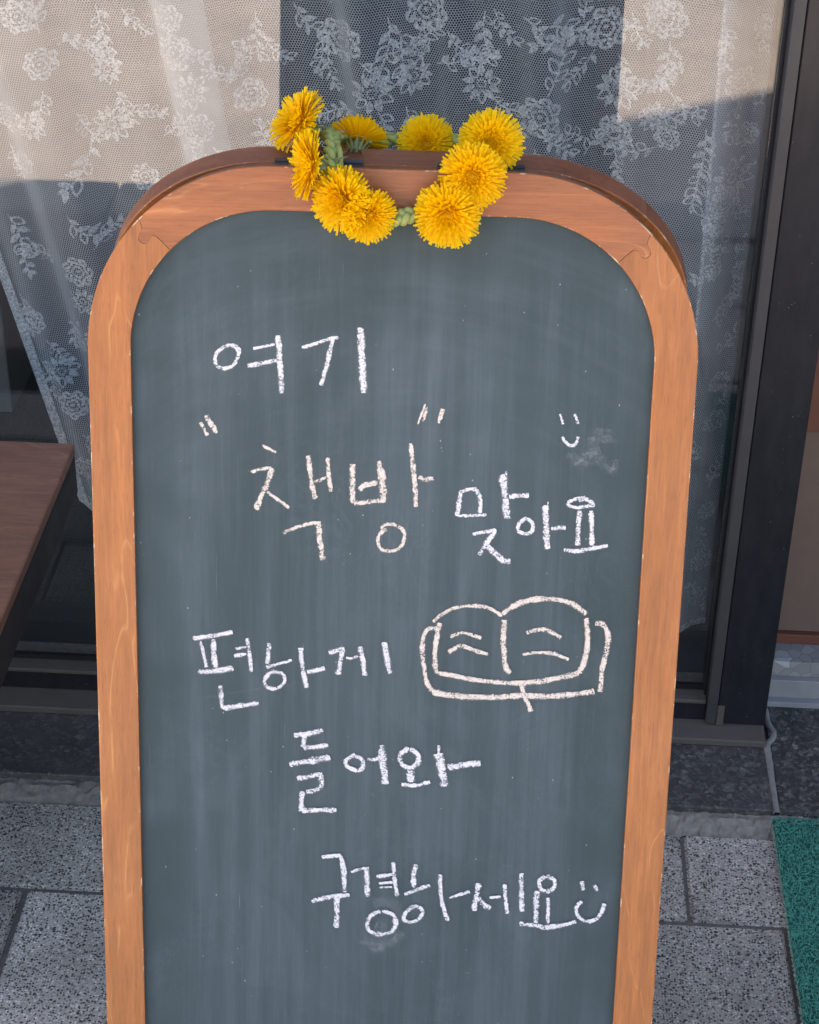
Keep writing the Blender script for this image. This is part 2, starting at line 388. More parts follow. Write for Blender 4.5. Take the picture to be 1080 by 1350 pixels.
def extrude_poly(pts, w0, w1):
    n = len(pts)
    v = [(u, q, w1) for u, q in pts] + [(u, q, w0) for u, q in pts]
    f = [tuple(range(n)), tuple(range(2 * n - 1, n - 1, -1))] + [(i, n + i, n + (i + 1) % n, (i + 1) % n) for i in range(n)]
    return v, f
def tube(pts, rad, n=8, caps=True):
    V, F = [], []
    for i, p in enumerate(pts):
        p = Vector(p); a = Vector(pts[max(i - 1, 0)]); b = Vector(pts[min(i + 1, len(pts) - 1)])
        t = (b - a).normalized(); x = t.orthogonal().normalized() if i == 0 else (px - t * px.dot(t)).normalized()
        px = x; y = t.cross(x); r = rad(i / (len(pts) - 1)) if callable(rad) else rad
        for k in range(n):
            th = 2 * math.pi * k / n; V.append(p + x * (r * math.cos(th)) + y * (r * math.sin(th)))
        if i:
            for k in range(n): F.append(((i - 1) * n + k, (i - 1) * n + (k + 1) % n, i * n + (k + 1) % n, i * n + k))
    if caps: F.append(tuple(range(n - 1, -1, -1))); F.append(tuple(range(len(V) - n, len(V))))
    return V, F
def catmull(P, per=6, closed=False):
    P = [Vector(p) for p in P]; n = len(P); out = []
    for i in range(n if closed else n - 1):
        if closed: a, b, c, d = P[i - 1], P[i], P[(i + 1) % n], P[(i + 2) % n]
        else: a, b, c, d = P[max(i - 1, 0)], P[i], P[i + 1], P[min(i + 2, n - 1)]
        for k in range(per):
            t = k / per
            out.append(.5 * ((2 * b) + (c - a) * t + (2 * a - 5 * b + 4 * c - d) * t * t + (3 * b - a - 3 * c + d) * t ** 3))
    if not closed: out.append(P[-1])
    return out
CHALK = [
 ('syllable_yeo','w',[(2.6,[(-119.8,-136.0),(-126.2,-137.0),(-132.1,-141.6),(-134.1,-147.4),(-131.9,-152.6),(-126.3,-154.0),(-119.8,-151.0),(-116.4,-144.4),(-117.1,-139.0),(-120.9,-136.4),(-124.6,-135.7)]),(1.9,[(-124.6,-135.7),(-118.2,-136.0),(-114.8,-139.9),(-116.8,-144.4)]),(2.3,[(-104.9,-137.8),(-88.6,-134.2)]),(3.5,[(-109.1,-151.8),(-86.9,-146.2)]),(4.2,[(-86.2,-127.2),(-85.0,-140.9),(-84.0,-157.2),(-83.2,-172.0)])]),
 ('syllable_gi','w',[(2.9,[(-67.8,-136.3),(-56.7,-132.2),(-45.5,-128.3),(-40.4,-127.3)]),(3.5,[(-44.3,-127.9),(-47.8,-143.0),(-50.8,-156.1),(-53.2,-164.8)]),(5.0,[(-23.7,-119.2),(-22.8,-135.7),(-21.6,-153.6),(-20.4,-169.6)])]),
 ('quotation_mark','c',[(2.9,[(-145.5,-197.0),(-140.1,-207.1)]),(3.5,[(-141.6,-191.3),(-133.1,-204.9)])]),
 ('quotation_mark','c',[(2.6,[(27.6,-179.1),(26.4,-184.8),(24.9,-191.0)]),(1.5,[(26.6,-176.7),(23.8,-184.9),(21.2,-192.7)]),(3.4,[(39.8,-180.1),(38.5,-185.9),(36.9,-191.4)])]),
 ('syllable_chaek','c',[(2.4,[(-97.8,-213.5),(-87.4,-219.0)]),(2.7,[(-106.9,-235.1),(-97.8,-232.4),(-90.2,-231.0)]),(4.2,[(-90.5,-231.4),(-94.0,-244.1),(-98.5,-253.8),(-102.8,-265.5)]),(3.0,[(-94.0,-250.5),(-86.3,-256.6),(-77.1,-263.0)]),(3.9,[(-62.6,-220.6),(-60.9,-233.5),(-58.9,-246.1),(-56.8,-255.2)]),(2.4,[(-57.4,-241.6),(-48.7,-237.5)]),(3.3,[(-47.4,-221.7),(-46.8,-233.0),(-44.7,-248.8)]),(3.0,[(-81.9,-283.7),(-70.1,-278.4),(-59.4,-275.1),(-52.5,-274.9)]),(3.9,[(-54.1,-275.4),(-52.9,-289.1),(-50.4,-304.9)])]),
 ('syllable_bang','c',[(4.2,[(-28.2,-226.1),(-28.0,-243.4),(-27.5,-257.7)]),(3.9,[(-26.7,-257.7),(-15.3,-256.0),(-2.4,-254.4)]),(5.1,[(-6.7,-228.5),(-4.9,-241.0),(-3.9,-254.5)]),(3.3,[(-8.3,-223.0),(-7.0,-228.5)]),(3.9,[(-22.8,-246.7),(-17.8,-242.3),(-8.7,-240.8)]),(3.6,[(16.0,-208.1),(18.2,-224.4),(20.1,-241.7),(21.3,-258.8)]),(3.3,[(23.0,-234.5),(27.6,-236.7),(34.1,-235.2)]),(2.9,[(-1.2,-277.5),(-6.0,-281.7),(-7.7,-287.4),(-5.5,-293.5),(1.0,-295.7),(8.6,-293.3),(12.8,-285.9),(11.8,-278.2),(5.6,-274.1),(-1.3,-273.7),(-5.5,-277.4)])]),
 ('smiley_face','w',[(2.0,[(129.2,-181.0),(131.7,-189.0)]),(2.5,[(140.3,-180.6),(143.0,-188.7)]),(2.5,[(131.7,-198.8),(134.4,-203.3),(139.0,-205.8),(142.5,-203.1),(143.5,-198.1)])]),
 ('syllable_mat','w',[(3.4,[(55.6,-244.4),(54.5,-255.5),(53.4,-265.1)]),(3.1,[(54.9,-245.1),(62.6,-243.1),(67.5,-243.2)]),(3.6,[(67.5,-243.2),(70.6,-250.5),(71.2,-262.2)]),(2.5,[(53.4,-264.7),(64.0,-264.3),(75.9,-263.1)]),(5.6,[(87.4,-230.1),(89.3,-243.9),(90.8,-257.1),(92.0,-265.9)]),(1.4,[(90.1,-227.1),(89.8,-232.2)]),(3.6,[(93.0,-248.2),(100.0,-246.8),(108.1,-246.6)]),(2.8,[(65.9,-279.5),(74.3,-277.3),(84.1,-275.4)]),(3.6,[(83.4,-275.9),(78.1,-284.3),(71.4,-296.2)]),(4.7,[(77.8,-288.8),(84.9,-295.3),(90.7,-300.3),(96.1,-300.1)])]),
 ('syllable_a','w',[(3.1,[(107.0,-264.2),(101.6,-269.3),(101.1,-275.3),(106.8,-277.6),(111.7,-274.9),(111.9,-268.9),(107.0,-264.7)]),(4.7,[(121.3,-253.8),(122.0,-267.8),(123.3,-282.6),(124.6,-289.3)]),(1.1,[(123.0,-250.8),(122.8,-256.0)]),(3.4,[(126.4,-272.9),(132.0,-271.6),(137.6,-271.4)])]),
 ('syllable_yo','w',[(2.8,[(151.2,-246.1),(140.8,-249.4),(138.9,-253.2),(145.3,-254.9),(153.6,-253.4),(157.8,-252.5),(153.4,-248.3),(146.4,-249.0)]),(4.5,[(147.9,-257.3),(147.4,-269.9),(147.5,-285.5)]),(3.6,[(156.3,-257.0),(157.5,-269.5),(158.3,-285.1)]),(3.6,[(136.8,-289.3),(145.6,-290.2),(158.2,-287.6),(170.8,-284.8)])]),
 ('syllable_pyeon','w',[(3.7,[(-153.4,-374.2),(-138.6,-371.8),(-121.6,-367.8)]),(3.0,[(-147.0,-376.2),(-144.9,-387.3),(-142.7,-398.4)]),(4.7,[(-136.9,-374.3),(-136.7,-386.9),(-135.4,-398.5)]),(4.7,[(-149.7,-402.8),(-135.4,-401.4),(-121.0,-398.4)]),(2.7,[(-119.2,-381.6),(-110.5,-380.0)]),(3.0,[(-120.5,-388.2),(-110.9,-385.6)]),(3.3,[(-110.0,-372.5),(-108.3,-385.8),(-106.6,-401.1)]),(3.7,[(-131.5,-413.9),(-131.2,-424.2),(-130.0,-433.6)]),(4.3,[(-130.0,-433.6),(-116.3,-430.8),(-100.9,-427.7)])]),
 ('syllable_ha','w',[(3.3,[(-92.3,-375.9),(-93.2,-385.2),(-93.9,-393.6)]),(3.0,[(-94.9,-396.5),(-86.5,-393.9),(-74.4,-389.7)]),(3.0,[(-91.8,-401.0),(-96.1,-407.8),(-94.4,-413.3),(-86.5,-414.5),(-80.4,-409.0),(-81.3,-402.5),(-88.3,-400.3),(-92.1,-401.6)]),(3.7,[(-67.5,-379.0),(-66.6,-389.8),(-64.2,-404.6),(-62.4,-413.0)]),(3.7,[(-62.2,-399.3),(-55.2,-397.7),(-47.9,-395.6)])]),
 ('syllable_ge','w',[(3.7,[(-44.9,-382.4),(-39.8,-380.4),(-32.5,-378.2)]),(4.0,[(-34.2,-379.2),(-35.8,-390.4),(-37.4,-400.7)]),(2.3,[(-31.0,-385.6),(-27.6,-386.4),(-21.5,-383.9)]),(4.0,[(-20.3,-375.9),(-18.0,-386.0),(-15.9,-400.8)]),(4.7,[(-1.0,-371.5),(1.0,-383.4),(3.9,-398.2)])]),
 ('book_drawing','c',[(3.0,[(37.1,-352.9),(43.1,-346.9),(53.7,-340.7),(66.0,-338.3),(78.4,-339.0),(86.3,-342.8),(91.0,-346.2)]),(4.2,[(91.3,-344.3),(99.9,-337.3),(110.5,-332.4),(122.7,-330.3),(135.1,-330.8),(146.0,-334.0),(153.9,-339.4),(157.1,-341.7)]),(4.2,[(93.0,-349.1),(92.9,-362.4),(93.7,-377.3),(95.7,-388.9),(99.8,-393.8)]),(3.9,[(42.5,-353.6),(40.5,-364.4),(39.3,-377.8),(39.9,-391.2),(42.1,-396.1)]),(3.9,[(157.3,-345.0),(158.7,-358.2),(158.9,-371.4),(156.9,-383.2),(153.4,-391.7)]),(3.9,[(42.1,-396.1),(55.5,-398.1),(72.7,-400.8),(90.0,-402.1),(107.2,-401.9),(125.8,-399.5),(141.2,-395.5),(153.5,-392.0)]),(3.6,[(41.1,-358.6),(34.1,-358.8),(30.4,-364.0),(29.1,-376.5),(31.0,-391.5),(32.9,-403.2),(37.8,-411.5)]),(4.8,[(37.8,-412.0),(51.2,-414.7),(70.1,-415.6),(90.4,-414.8),(107.6,-412.9)]),(4.5,[(107.6,-412.4),(129.5,-412.5),(148.1,-410.4),(166.7,-406.8)]),(4.2,[(164.4,-348.9),(170.7,-350.3),(175.0,-359.2),(174.2,-372.5),(171.9,-387.6),(171.0,-407.0)]),(3.9,[(109.0,-401.5),(110.7,-411.9),(114.9,-420.2),(117.2,-426.1)]),(3.3,[(113.1,-401.7),(109.2,-405.2)]),(3.0,[(51.0,-364.8),(60.6,-361.1),(68.4,-363.0),(75.4,-365.0)]),(3.3,[(50.2,-378.2),(59.4,-372.3),(70.4,-375.7),(81.3,-378.6)]),(3.6,[(110.9,-359.2),(120.8,-356.0),(128.5,-356.9),(138.1,-362.3)]),(3.0,[(108.5,-377.6),(120.1,-375.5),(132.5,-375.8),(145.1,-380.6)])]),
 ('syllable_deul','w',[(4.2,[(-72.4,-454.6),(-60.5,-452.6),(-49.0,-449.0)]),(3.9,[(-63.9,-454.6),(-64.7,-464.8)]),(4.2,[(-64.7,-464.8),(-55.3,-464.1),(-44.7,-461.8)]),(5.5,[(-76.0,-480.2),(-60.3,-476.7),(-42.9,-472.8)]),(4.2,[(-69.6,-493.0),(-60.2,-490.3),(-49.1,-487.4)]),(4.2,[(-50.8,-488.1),(-50.6,-499.7),(-61.9,-504.3)]),(4.2,[(-65.0,-503.7),(-66.1,-513.6),(-65.5,-521.5)]),(4.2,[(-65.5,-521.1),(-51.4,-520.1),(-37.3,-519.5)])]),
 ('syllable_eo','w',[(3.5,[(-22.8,-469.0),(-30.4,-475.5),(-27.8,-480.9),(-19.2,-483.4),(-15.9,-477.6),(-17.7,-473.1),(-22.8,-470.9)]),(2.9,[(-12.6,-472.9),(-7.4,-473.2),(-2.4,-470.6)]),(5.5,[(-1.7,-460.3),(-0.2,-475.1),(2.3,-494.6)])]),
 ('syllable_wa','w',[(4.2,[(20.4,-461.6),(13.7,-468.0),(14.8,-475.4),(21.7,-479.4),(28.3,-473.9),(27.3,-466.5),(21.3,-462.2)]),(6.4,[(22.1,-481.6),(22.8,-491.9)]),(3.5,[(15.2,-494.1),(27.1,-494.5),(38.1,-490.7)]),(2.3,[(44.4,-458.4),(44.9,-467.7)]),(6.4,[(44.3,-465.8),(47.2,-478.7),(50.2,-494.5)]),(5.5,[(52.3,-477.6),(64.1,-474.7),(78.5,-472.7)])]),
 ('syllable_gu','w',[(3.3,[(-49.0,-562.3),(-41.3,-561.3),(-33.1,-560.2)]),(3.8,[(-33.1,-560.6),(-30.7,-573.9),(-29.5,-593.8)]),(3.8,[(-56.9,-603.7),(-44.8,-599.5),(-25.6,-596.2)]),(4.3,[(-36.5,-597.7),(-35.9,-611.3),(-36.1,-627.2)])]),
 ('syllable_gyeong','w',[(2.6,[(-24.6,-575.1),(-18.2,-572.3),(-10.0,-570.5)]),(4.0,[(-11.9,-571.0),(-11.4,-583.0),(-10.8,-597.3)]),(3.3,[(-3.5,-578.4),(9.9,-575.7)]),(2.6,[(-1.5,-584.3),(10.0,-582.8)]),(1.7,[(-0.8,-588.2),(9.4,-587.1)]),(3.3,[(9.9,-564.3),(11.2,-577.7),(13.8,-595.4)]),(3.5,[(0.3,-609.7),(-7.3,-614.3),(-10.4,-621.7),(-8.4,-628.8),(0.7,-631.6),(9.6,-628.7),(13.3,-620.6),(10.6,-612.8),(1.6,-609.6)])]),
 ('syllable_ha','w',[(4.0,[(29.0,-565.6),(27.0,-574.2),(27.7,-586.9)]),(3.1,[(19.8,-593.7),(29.3,-589.0),(40.6,-584.2)]),(3.1,[(29.0,-603.7),(21.8,-609.4),(19.7,-616.2),(24.9,-619.3),(32.5,-615.4),(35.1,-608.1),(30.3,-604.3),(24.6,-605.7)]),(3.5,[(48.6,-573.9),(49.7,-590.2),(52.7,-605.8),(56.9,-616.4)]),(2.8,[(56.9,-595.3),(65.1,-591.7),(73.6,-588.4)])]),
 ('syllable_se','w',[(4.4,[(80.9,-580.5),(78.9,-593.8),(77.3,-606.1)]),(4.4,[(80.3,-593.8),(85.4,-599.8),(91.1,-603.4)]),(2.8,[(90.0,-593.3),(99.3,-592.1)]),(3.1,[(102.1,-580.3),(103.3,-594.3),(105.2,-607.4)]),(3.9,[(115.1,-569.7),(116.0,-585.9),(117.2,-604.9)])]),
 ('syllable_yo','w',[(3.6,[(134.2,-571.2),(130.3,-576.7),(132.0,-583.6),(137.6,-585.2),(142.7,-580.8),(141.9,-573.9),(135.6,-571.4)]),(4.4,[(128.6,-585.3),(128.5,-599.3),(129.2,-614.9)]),(3.1,[(138.1,-591.1),(138.6,-602.0),(138.9,-614.8)]),(3.9,[(115.5,-615.9),(127.9,-617.4),(139.1,-618.4),(152.9,-615.4),(162.2,-611.9)])]),
 ('smiley_face','w',[(3.4,[(165.0,-574.7),(166.8,-583.0)]),(3.1,[(175.3,-577.8),(178.3,-583.1)]),(3.4,[(165.7,-593.0),(161.6,-600.2),(164.3,-607.8),(172.1,-611.4),(179.6,-607.9),(183.4,-599.9),(184.4,-594.4)])]),
 ('chalk_smear','s',[(9.8,[(136.2,-211.7),(144.8,-217.2),(153.3,-218.6)]),(8.4,[(150.5,-218.4),(155.7,-211.0),(161.1,-207.9)]),(7.7,[(160.0,-213.7),(167.3,-220.7),(171.7,-224.2)]),(5.6,[(141.4,-218.4),(149.0,-217.6),(152.7,-220.4)]),(4.7,[(153.8,-215.4),(157.1,-211.2),(161.5,-216.6)]),(5.6,[(169.7,-225.8),(173.2,-222.0),(172.3,-214.8)]),(7.0,[(154.3,-212.5),(154.7,-198.0)]),(16.8,[(160.8,-202.2),(161.5,-190.6)])]),
 ('chalk_smear','s',[(8.3,[(-6.3,-602.8),(4.0,-600.9),(13.0,-606.2),(14.6,-620.5)]),(9.5,[(-14.7,-636.3),(-8.2,-640.4),(0.9,-641.4),(11.1,-636.6),(14.7,-626.3)]),(8.3,[(-7.1,-627.3),(3.3,-632.6),(8.3,-626.6)]),(8.3,[(-3.4,-621.3),(5.7,-622.4)]),(10.6,[(-8.1,-646.2),(3.5,-644.2)])]),
 ('chalk_smear','s',[(0.8,[(-161.9,-428.9),(-118.0,-418.4),(-65.6,-408.0)])]),
]
# ------------------------------------------------------------------ street and pavement
g = structure(mesh_obj('street', [(-150, -150, -.13), (150, -150, -.13), (150, 150, -.13), (-150, 150, -.13)], [(0, 1, 2, 3)], M['asphalt']))
T = .2921                      # paver module
PAVE_Y = 1.745                 # where the pavers stop against the mortar
bed = structure(mesh_obj('pavement', [(-2.1, .405, -.0045), (2.1, .405, -.0045), (2.1, 1.79, -.0045), (-2.1, 1.79, -.0045)], [(0, 1, 2, 3)], M['bed']))
def paver_mesh(w, d, key):
    bm = bmesh.new(); bmesh.ops.create_cube(bm, size=1)
    for v in bm.verts: v.co = Vector((v.co.x * w, v.co.y * d, (0 if v.co.z > 0 else -.02)))
    es = [e for e in bm.edges if all(v.co.z > -.01 for v in e.verts) or abs(e.verts[0].co.z - e.verts[1].co.z) > .01]
    bmesh.ops.bevel(bm, geom=es, offset=.0028, segments=2, affect='EDGES')
    me = bpy.data.meshes.new('paver'); bm.to_mesh(me); bm.free(); me.materials.append(M['paver']); return me
G1, G2 = .0045, .007
row_mesh = paver_mesh(T - G2, T - G2, 0); cut_mesh = paver_mesh(T - G1, .150 - G1, 1)
def lay(me, x, y, dz=0):
    o = bpy.data.objects.new('paver', me); b = Matrix.Translation((x, y, dz)) @ Matrix.Rotation(random.uniform(-.006, .006), 4, 'Z')
    put(o, bed, b)
JR1, JR2 = .2465, .3565        # a joint in the cut row, a joint in the whole rows
Y1 = PAVE_Y - .150
for k in range(-7, 6):
    lay(cut_mesh, JR1 + T * (k + .5), PAVE_Y - .075, random.uniform(-.0012, .0008))
for r in range(4):
    off = JR2 if r % 2 == 0 else JR1 + .03
    for k in range(-7, 6):
        lay(row_mesh, off + T * (k + .5), Y1 - T * (r + .5), random.uniform(-.0015, .001))
kerb = structure(bpy.data.objects.new('kerb', None)); put(kerb)
for k in range(-3, 3):
    o = box('kerb_stone', .2 + k, .2 + k + .994, .235, .402, -.14, .002, M['kerb'], kerb, .006)
# rough mortar strip between pavers and the granite
V, F = [], []
nx = 900
for i in range(nx + 1):
    x = -1.9 + 3.8 * i / nx
    for j in range(6):
        y = PAVE_Y - .004 + (.040) * j / 5
        e = noise.noise(Vector((x * 40, j * .7, 2))) * .003
        z = -.003 + .010 * min(1, j / 3.) + noise.noise(Vector((x * 70, y * 90, 5))) * .004 + noise.noise(Vector((x * 300, y * 300, 1))) * .003
        V.append((x, y + (e if j < 5 else 0), z))
for i in range(nx):
    for j in range(5): a = i * 6 + j; F.append((a, a + 6, a + 7, a + 1))
mesh_obj('mortar_strip', V, F, M['mortar'], bed, smooth=False)
# granite threshold in front of the shop window and door
thr = structure(box('granite_threshold', -1.9, 1.9, 1.785, 2.6, -.05, .004, M['mortar']))
GZ = .016
gv = random.Random(3)
def slab(x0, x1, y0, y1, mt='granite'):
    n = 40; out = []
    P = [(x0, y0), (x1, y0), (x1, y1), (x0, y1)]
    V, F = extrude_poly(P, -.02, GZ)
    c = Vector(((x0 + x1) / 2, (y0 + y1) / 2, 0))
    return mesh_obj('granite_slab', [Vector(v) - c for v in V], F, M[mt], thr, Matrix.Translation(c), bev=.002)
slab(-1.2, .3585, 1.776, 1.99, 'granite_dusty'); slab(.3665, 1.25, 1.776, 2.02); slab(-1.9, -1.207, 1.776, 1.99); slab(1.257, 1.9, 1.776, 2.02)
gp = catmull([(.3625, 1.772, GZ - .001), (.3622, 1.82, GZ - .001), (.3628, 1.875, GZ), (.3625, 1.9, GZ + .001), (.370, 1.912, GZ + .001), (.374, 1.925, GZ + .001), (.3695, 1.945, GZ), (.3675, 1.975, GZ)], 8)
V, F = [], []
for i, p in enumerate(gp):
    w = .0042 + .001 * noise.noise(p * 90)
    a = gp[max(0, i - 1)]; b = gp[min(len(gp) - 1, i + 1)]; t = (b - a); nrm = Vector((t.y, -t.x, 0)).normalized()
    for k, h in ((-1.15, -.003), (-.75, .0008), (.75, .0008), (1.15, -.003)): V.append(p + nrm * w * k + Vector((0, 0, h)))
    if i:
        for k in range(3): q = (i - 1) * 4 + k; F.append((q, q + 1, q + 5, q + 4))
mesh_obj('grout_line', V, F, M['grout'], thr, smooth=True)

# ------------------------------------------------------------------ the shop
WY = 1.925                     # front of the window frame
GY = 1.955                     # pane
bld = thing('shop_building', 'shop front with dark window frame, big glass pane and dark post behind the chalkboard', 'building', (0, 2.0, 0))
LEFT, RIGHT, TOP = -3.62, 9.0, 5.5
box('wall', LEFT, -1.50, 1.93, 2.25, 0, TOP, M['render'], bld)
box('wall', -1.50, 1.15, 1.93, 2.25, 2.35, TOP, M['render'], bld)
box('wall', 1.15, RIGHT, 1.93, 2.25, 0, TOP, M['render'], bld)
box('wall', LEFT, LEFT + .3, 2.252, 8.0, 0, TOP, M['render'], bld)
box('wall', RIGHT - .3, RIGHT, 2.252, 8.0, 0, TOP, M['render'], bld)
box('roof', LEFT, RIGHT, 1.9, 8.0, TOP + .002, TOP + .2, M['rooftile'], bld)
# window sill, bottom rail, jamb, head
V, F = extrude_poly([(1.893, .0165), (1.894, .0255), (1.93, .030), (1.97, .030), (1.97, .0165)], -1.50, .3595)
sill = mesh_obj('window_sill', [(w, y, z) for y, z, w in V], [tuple(reversed(f)) for f in F], M['alu'], bld)
bevel(sill.data, .0012)
box('window_rail', -1.50, .2835, 1.928, 1.972, .0302, .0560, M['black'], bld)
box('window_ledge', -1.50, .2835, 1.9265, 1.9515, .0565, .0620, M['alu'], bld, .0008)
box('gasket', -1.50, .2815, 1.9485, 1.9530, .0622, .0680, M['gasket'], bld)
box('window_jamb', .2845, .2975, 1.919, 1.952, .0305, 2.35, M['alu_dark'], bld, .001)
box('gasket', .2815, .2843, 1.938, 1.9535, .0625, 2.35, M['gasket'], bld)
box('window_jamb', .2845, .2975, 1.9525, 1.99, .0305, 2.35, M['black'], bld, .001)
box('window_jamb', -1.50, -1.45, 1.92, 1.99, .0625, 2.35, M['black'], bld, .001)
box('window_head', -1.45, .2845, 1.92, 1.99, 2.29, 2.35, M['black'], bld, .001)
box('glass_pane', -1.4495, .2813, 1.9535, 1.9585, .0635, 2.289, M['glass'], bld)
box('corner_post', .2985, .3600, 1.9215, 2.06, .0310, 2.35, M['black'], bld, .0015)
box('post_foot', .2978, .3065, 1.9175, 1.9214, .0300, .0600, M['alu'], bld, .0008)
# door beside the post
door = mesh_obj('door', *(lambda b: (b, BOXF))([(.3615, 2.062, .106), (1.149, 2.062, .106), (1.149, 2.10, .106), (.3615, 2.10, .106), (.3615, 2.062, 2.35), (1.149, 2.062, 2.35), (1.149, 2.10, 2.35), (.3615, 2.10, 2.35)]), M['black'], bld)
box('door_rail', .3625, 1.148, 2.040, 2.0615, .075, .0895, M['redwood'], door, .001)
box('door_panel', .3625, 1.148, 2.048, 2.0612, .0902, .395, M['kraft'], door, .001)
box('door_rail', .3625, 1.148, 2.040, 2.0614, .3955, .52, M['redwood'], door, .001)
box('door_rail', .3625, 1.148, 2.044, 2.0613, .5205, 2.349, M['black'], door, .001)
box('door_step', .3615, 1.149, 2.000, 2.061, .036, .0745, M['terrazzo'], bld, .001)
box('door_step_face', .3615, 1.149, 1.990, 1.9995, .0165, .052, M['alu_edge'], bld, .001)
box('step_nosing', .3615, 1.149, 1.979, 1.9895, .0162, .0245, M['alu_edge'], bld, .001)
# the dim room behind the pane
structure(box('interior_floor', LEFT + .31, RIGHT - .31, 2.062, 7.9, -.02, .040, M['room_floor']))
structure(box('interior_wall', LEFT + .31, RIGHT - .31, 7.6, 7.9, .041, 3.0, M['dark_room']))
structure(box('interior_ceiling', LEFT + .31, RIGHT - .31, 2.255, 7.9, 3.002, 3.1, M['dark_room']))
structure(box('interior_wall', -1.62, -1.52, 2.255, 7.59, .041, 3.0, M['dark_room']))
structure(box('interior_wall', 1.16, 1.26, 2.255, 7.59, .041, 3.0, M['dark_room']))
cab = thing('cabinet', 'grey panelled cabinet standing inside the shop behind the glass', 'cabinet', (-.95, 2.75, .041))
box('body', -1.40, -.775, 2.62, 3.05, .0415, .62, M['cabinet'], cab, .004)
box('top', -1.41, -.765, 2.605, 3.06, .6205, .645, M['cabinet'], cab, .003)
box('door_panel', -1.36, -1.10, 2.607, 2.6195, .09, .56, M['cabinet'], cab, .003)
box('door_panel', -1.08, -.815, 2.607, 2.6195, .09, .56, M['cabinet'], cab, .003)

# ------------------------------------------------------------------ lace curtain
XR = .286
def xl(z): return -.60 - .23 * (z - .55)
def hem(fr):
    e = .098 + .150 * math.exp(-max(fr, 0) / .10) + .006 * math.sin(fr * 40)
    return e
def wave(fr, z):
    k = .6 + .4 * min(1, max(0, z))
    return 2.030 + k * (.017 * math.sin(fr * 31 + .8) + .009 * math.sin(fr * 62 + 2.0 + z) + .004 * math.sin(fr * 118 - z) + .006 * math.sin(fr * 14 + z * 1.5)) 
path = []
def seg(a, b, n, lay0, lay1):
    for i in range(n): t = i / n; path.append((a + (b - a) * t, lay0 + (lay1 - lay0) * t))
seg(0, .22, 44, 0, 0); seg(.22, .352, 30, 0, .014); seg(.352, .356, 4, .014, .0125); seg(.356, .299, 14, .0125, .006); seg(.299, .2955, 4, .006, .0005); seg(.2955, .5, 44, 0, 0)
seg(.5, .997, 110, 0, 0); seg(.997, 1.0, 4, 0, .004); seg(1.0, .937, 14, .004, .010); path.append((.9365, .0105))
cur = thing('lace_curtain', 'white floral lace curtain hanging inside the shop window', 'curtain', (-.2, 2.03, 0))
ZT, NZ = 2.2, 90
arc = [0.]
for i in range(1, len(path)):
    a, b = path[i - 1], path[i]
    arc.append(arc[-1] + math.hypot((b[0] - a[0]) * .95, wave(b[0], .6) + b[1] - wave(a[0], .6) - a[1]))
V, F, UVs = [], [], []
for i, (fr, ly) in enumerate(path):
    z0 = hem(fr)
    for j in range(NZ + 1):
        z = z0 + (ZT - z0) * j / NZ
        V.append((xl(z) + (XR - xl(z)) * fr, wave(fr, z) + ly, z)); UVs.append((arc[i], z))
for i in range(len(path) - 1):
    for j in range(NZ): a = i * (NZ + 1) + j; F.append((a, a + NZ + 1, a + NZ + 2, a + 1))
mesh_obj('net', V, F, M['net'], cur, smooth=True, uvs=UVs)
# hem binding along the swept left edge and bottom
def ribbon(pts, w):
    V, F = [], []
    for i, p in enumerate(pts):
        V.append(p); V.append(p + w)
        if i: F.append((2 * i - 2, 2 * i - 1, 2 * i + 1, 2 * i))
    return V, F
P = []
for j in range(120):
    z = hem(0) + (ZT - hem(0)) * j / 119
    P.append(Vector((xl(z), wave(0, z) - .0012, z)))
V, F = ribbon(P, Vector((.012, 0, 0))); mesh_obj('hem', V, F, M['lace'], cur)
P = []
for j in range(200):
    fr = j / 199; z = hem(fr); P.append(Vector((xl(z) + (XR - xl(z)) * fr, wave(fr, z) - .0012, z)))
V, F = ribbon(P, Vector((0, 0, .010))); mesh_obj('hem', V, F, M['lace'], cur)
P = []
for j in range(120):
    z = hem(.937) + (ZT - hem(.937)) * j / 119
    P.append(Vector((xl(z) + (XR - xl(z)) * .9365, wave(.9365, z) - .0012, z)))
V, F = ribbon(P, Vector((.0035, 0, 0))); mesh_obj('fold_edge', V, F, M['lace'], cur)

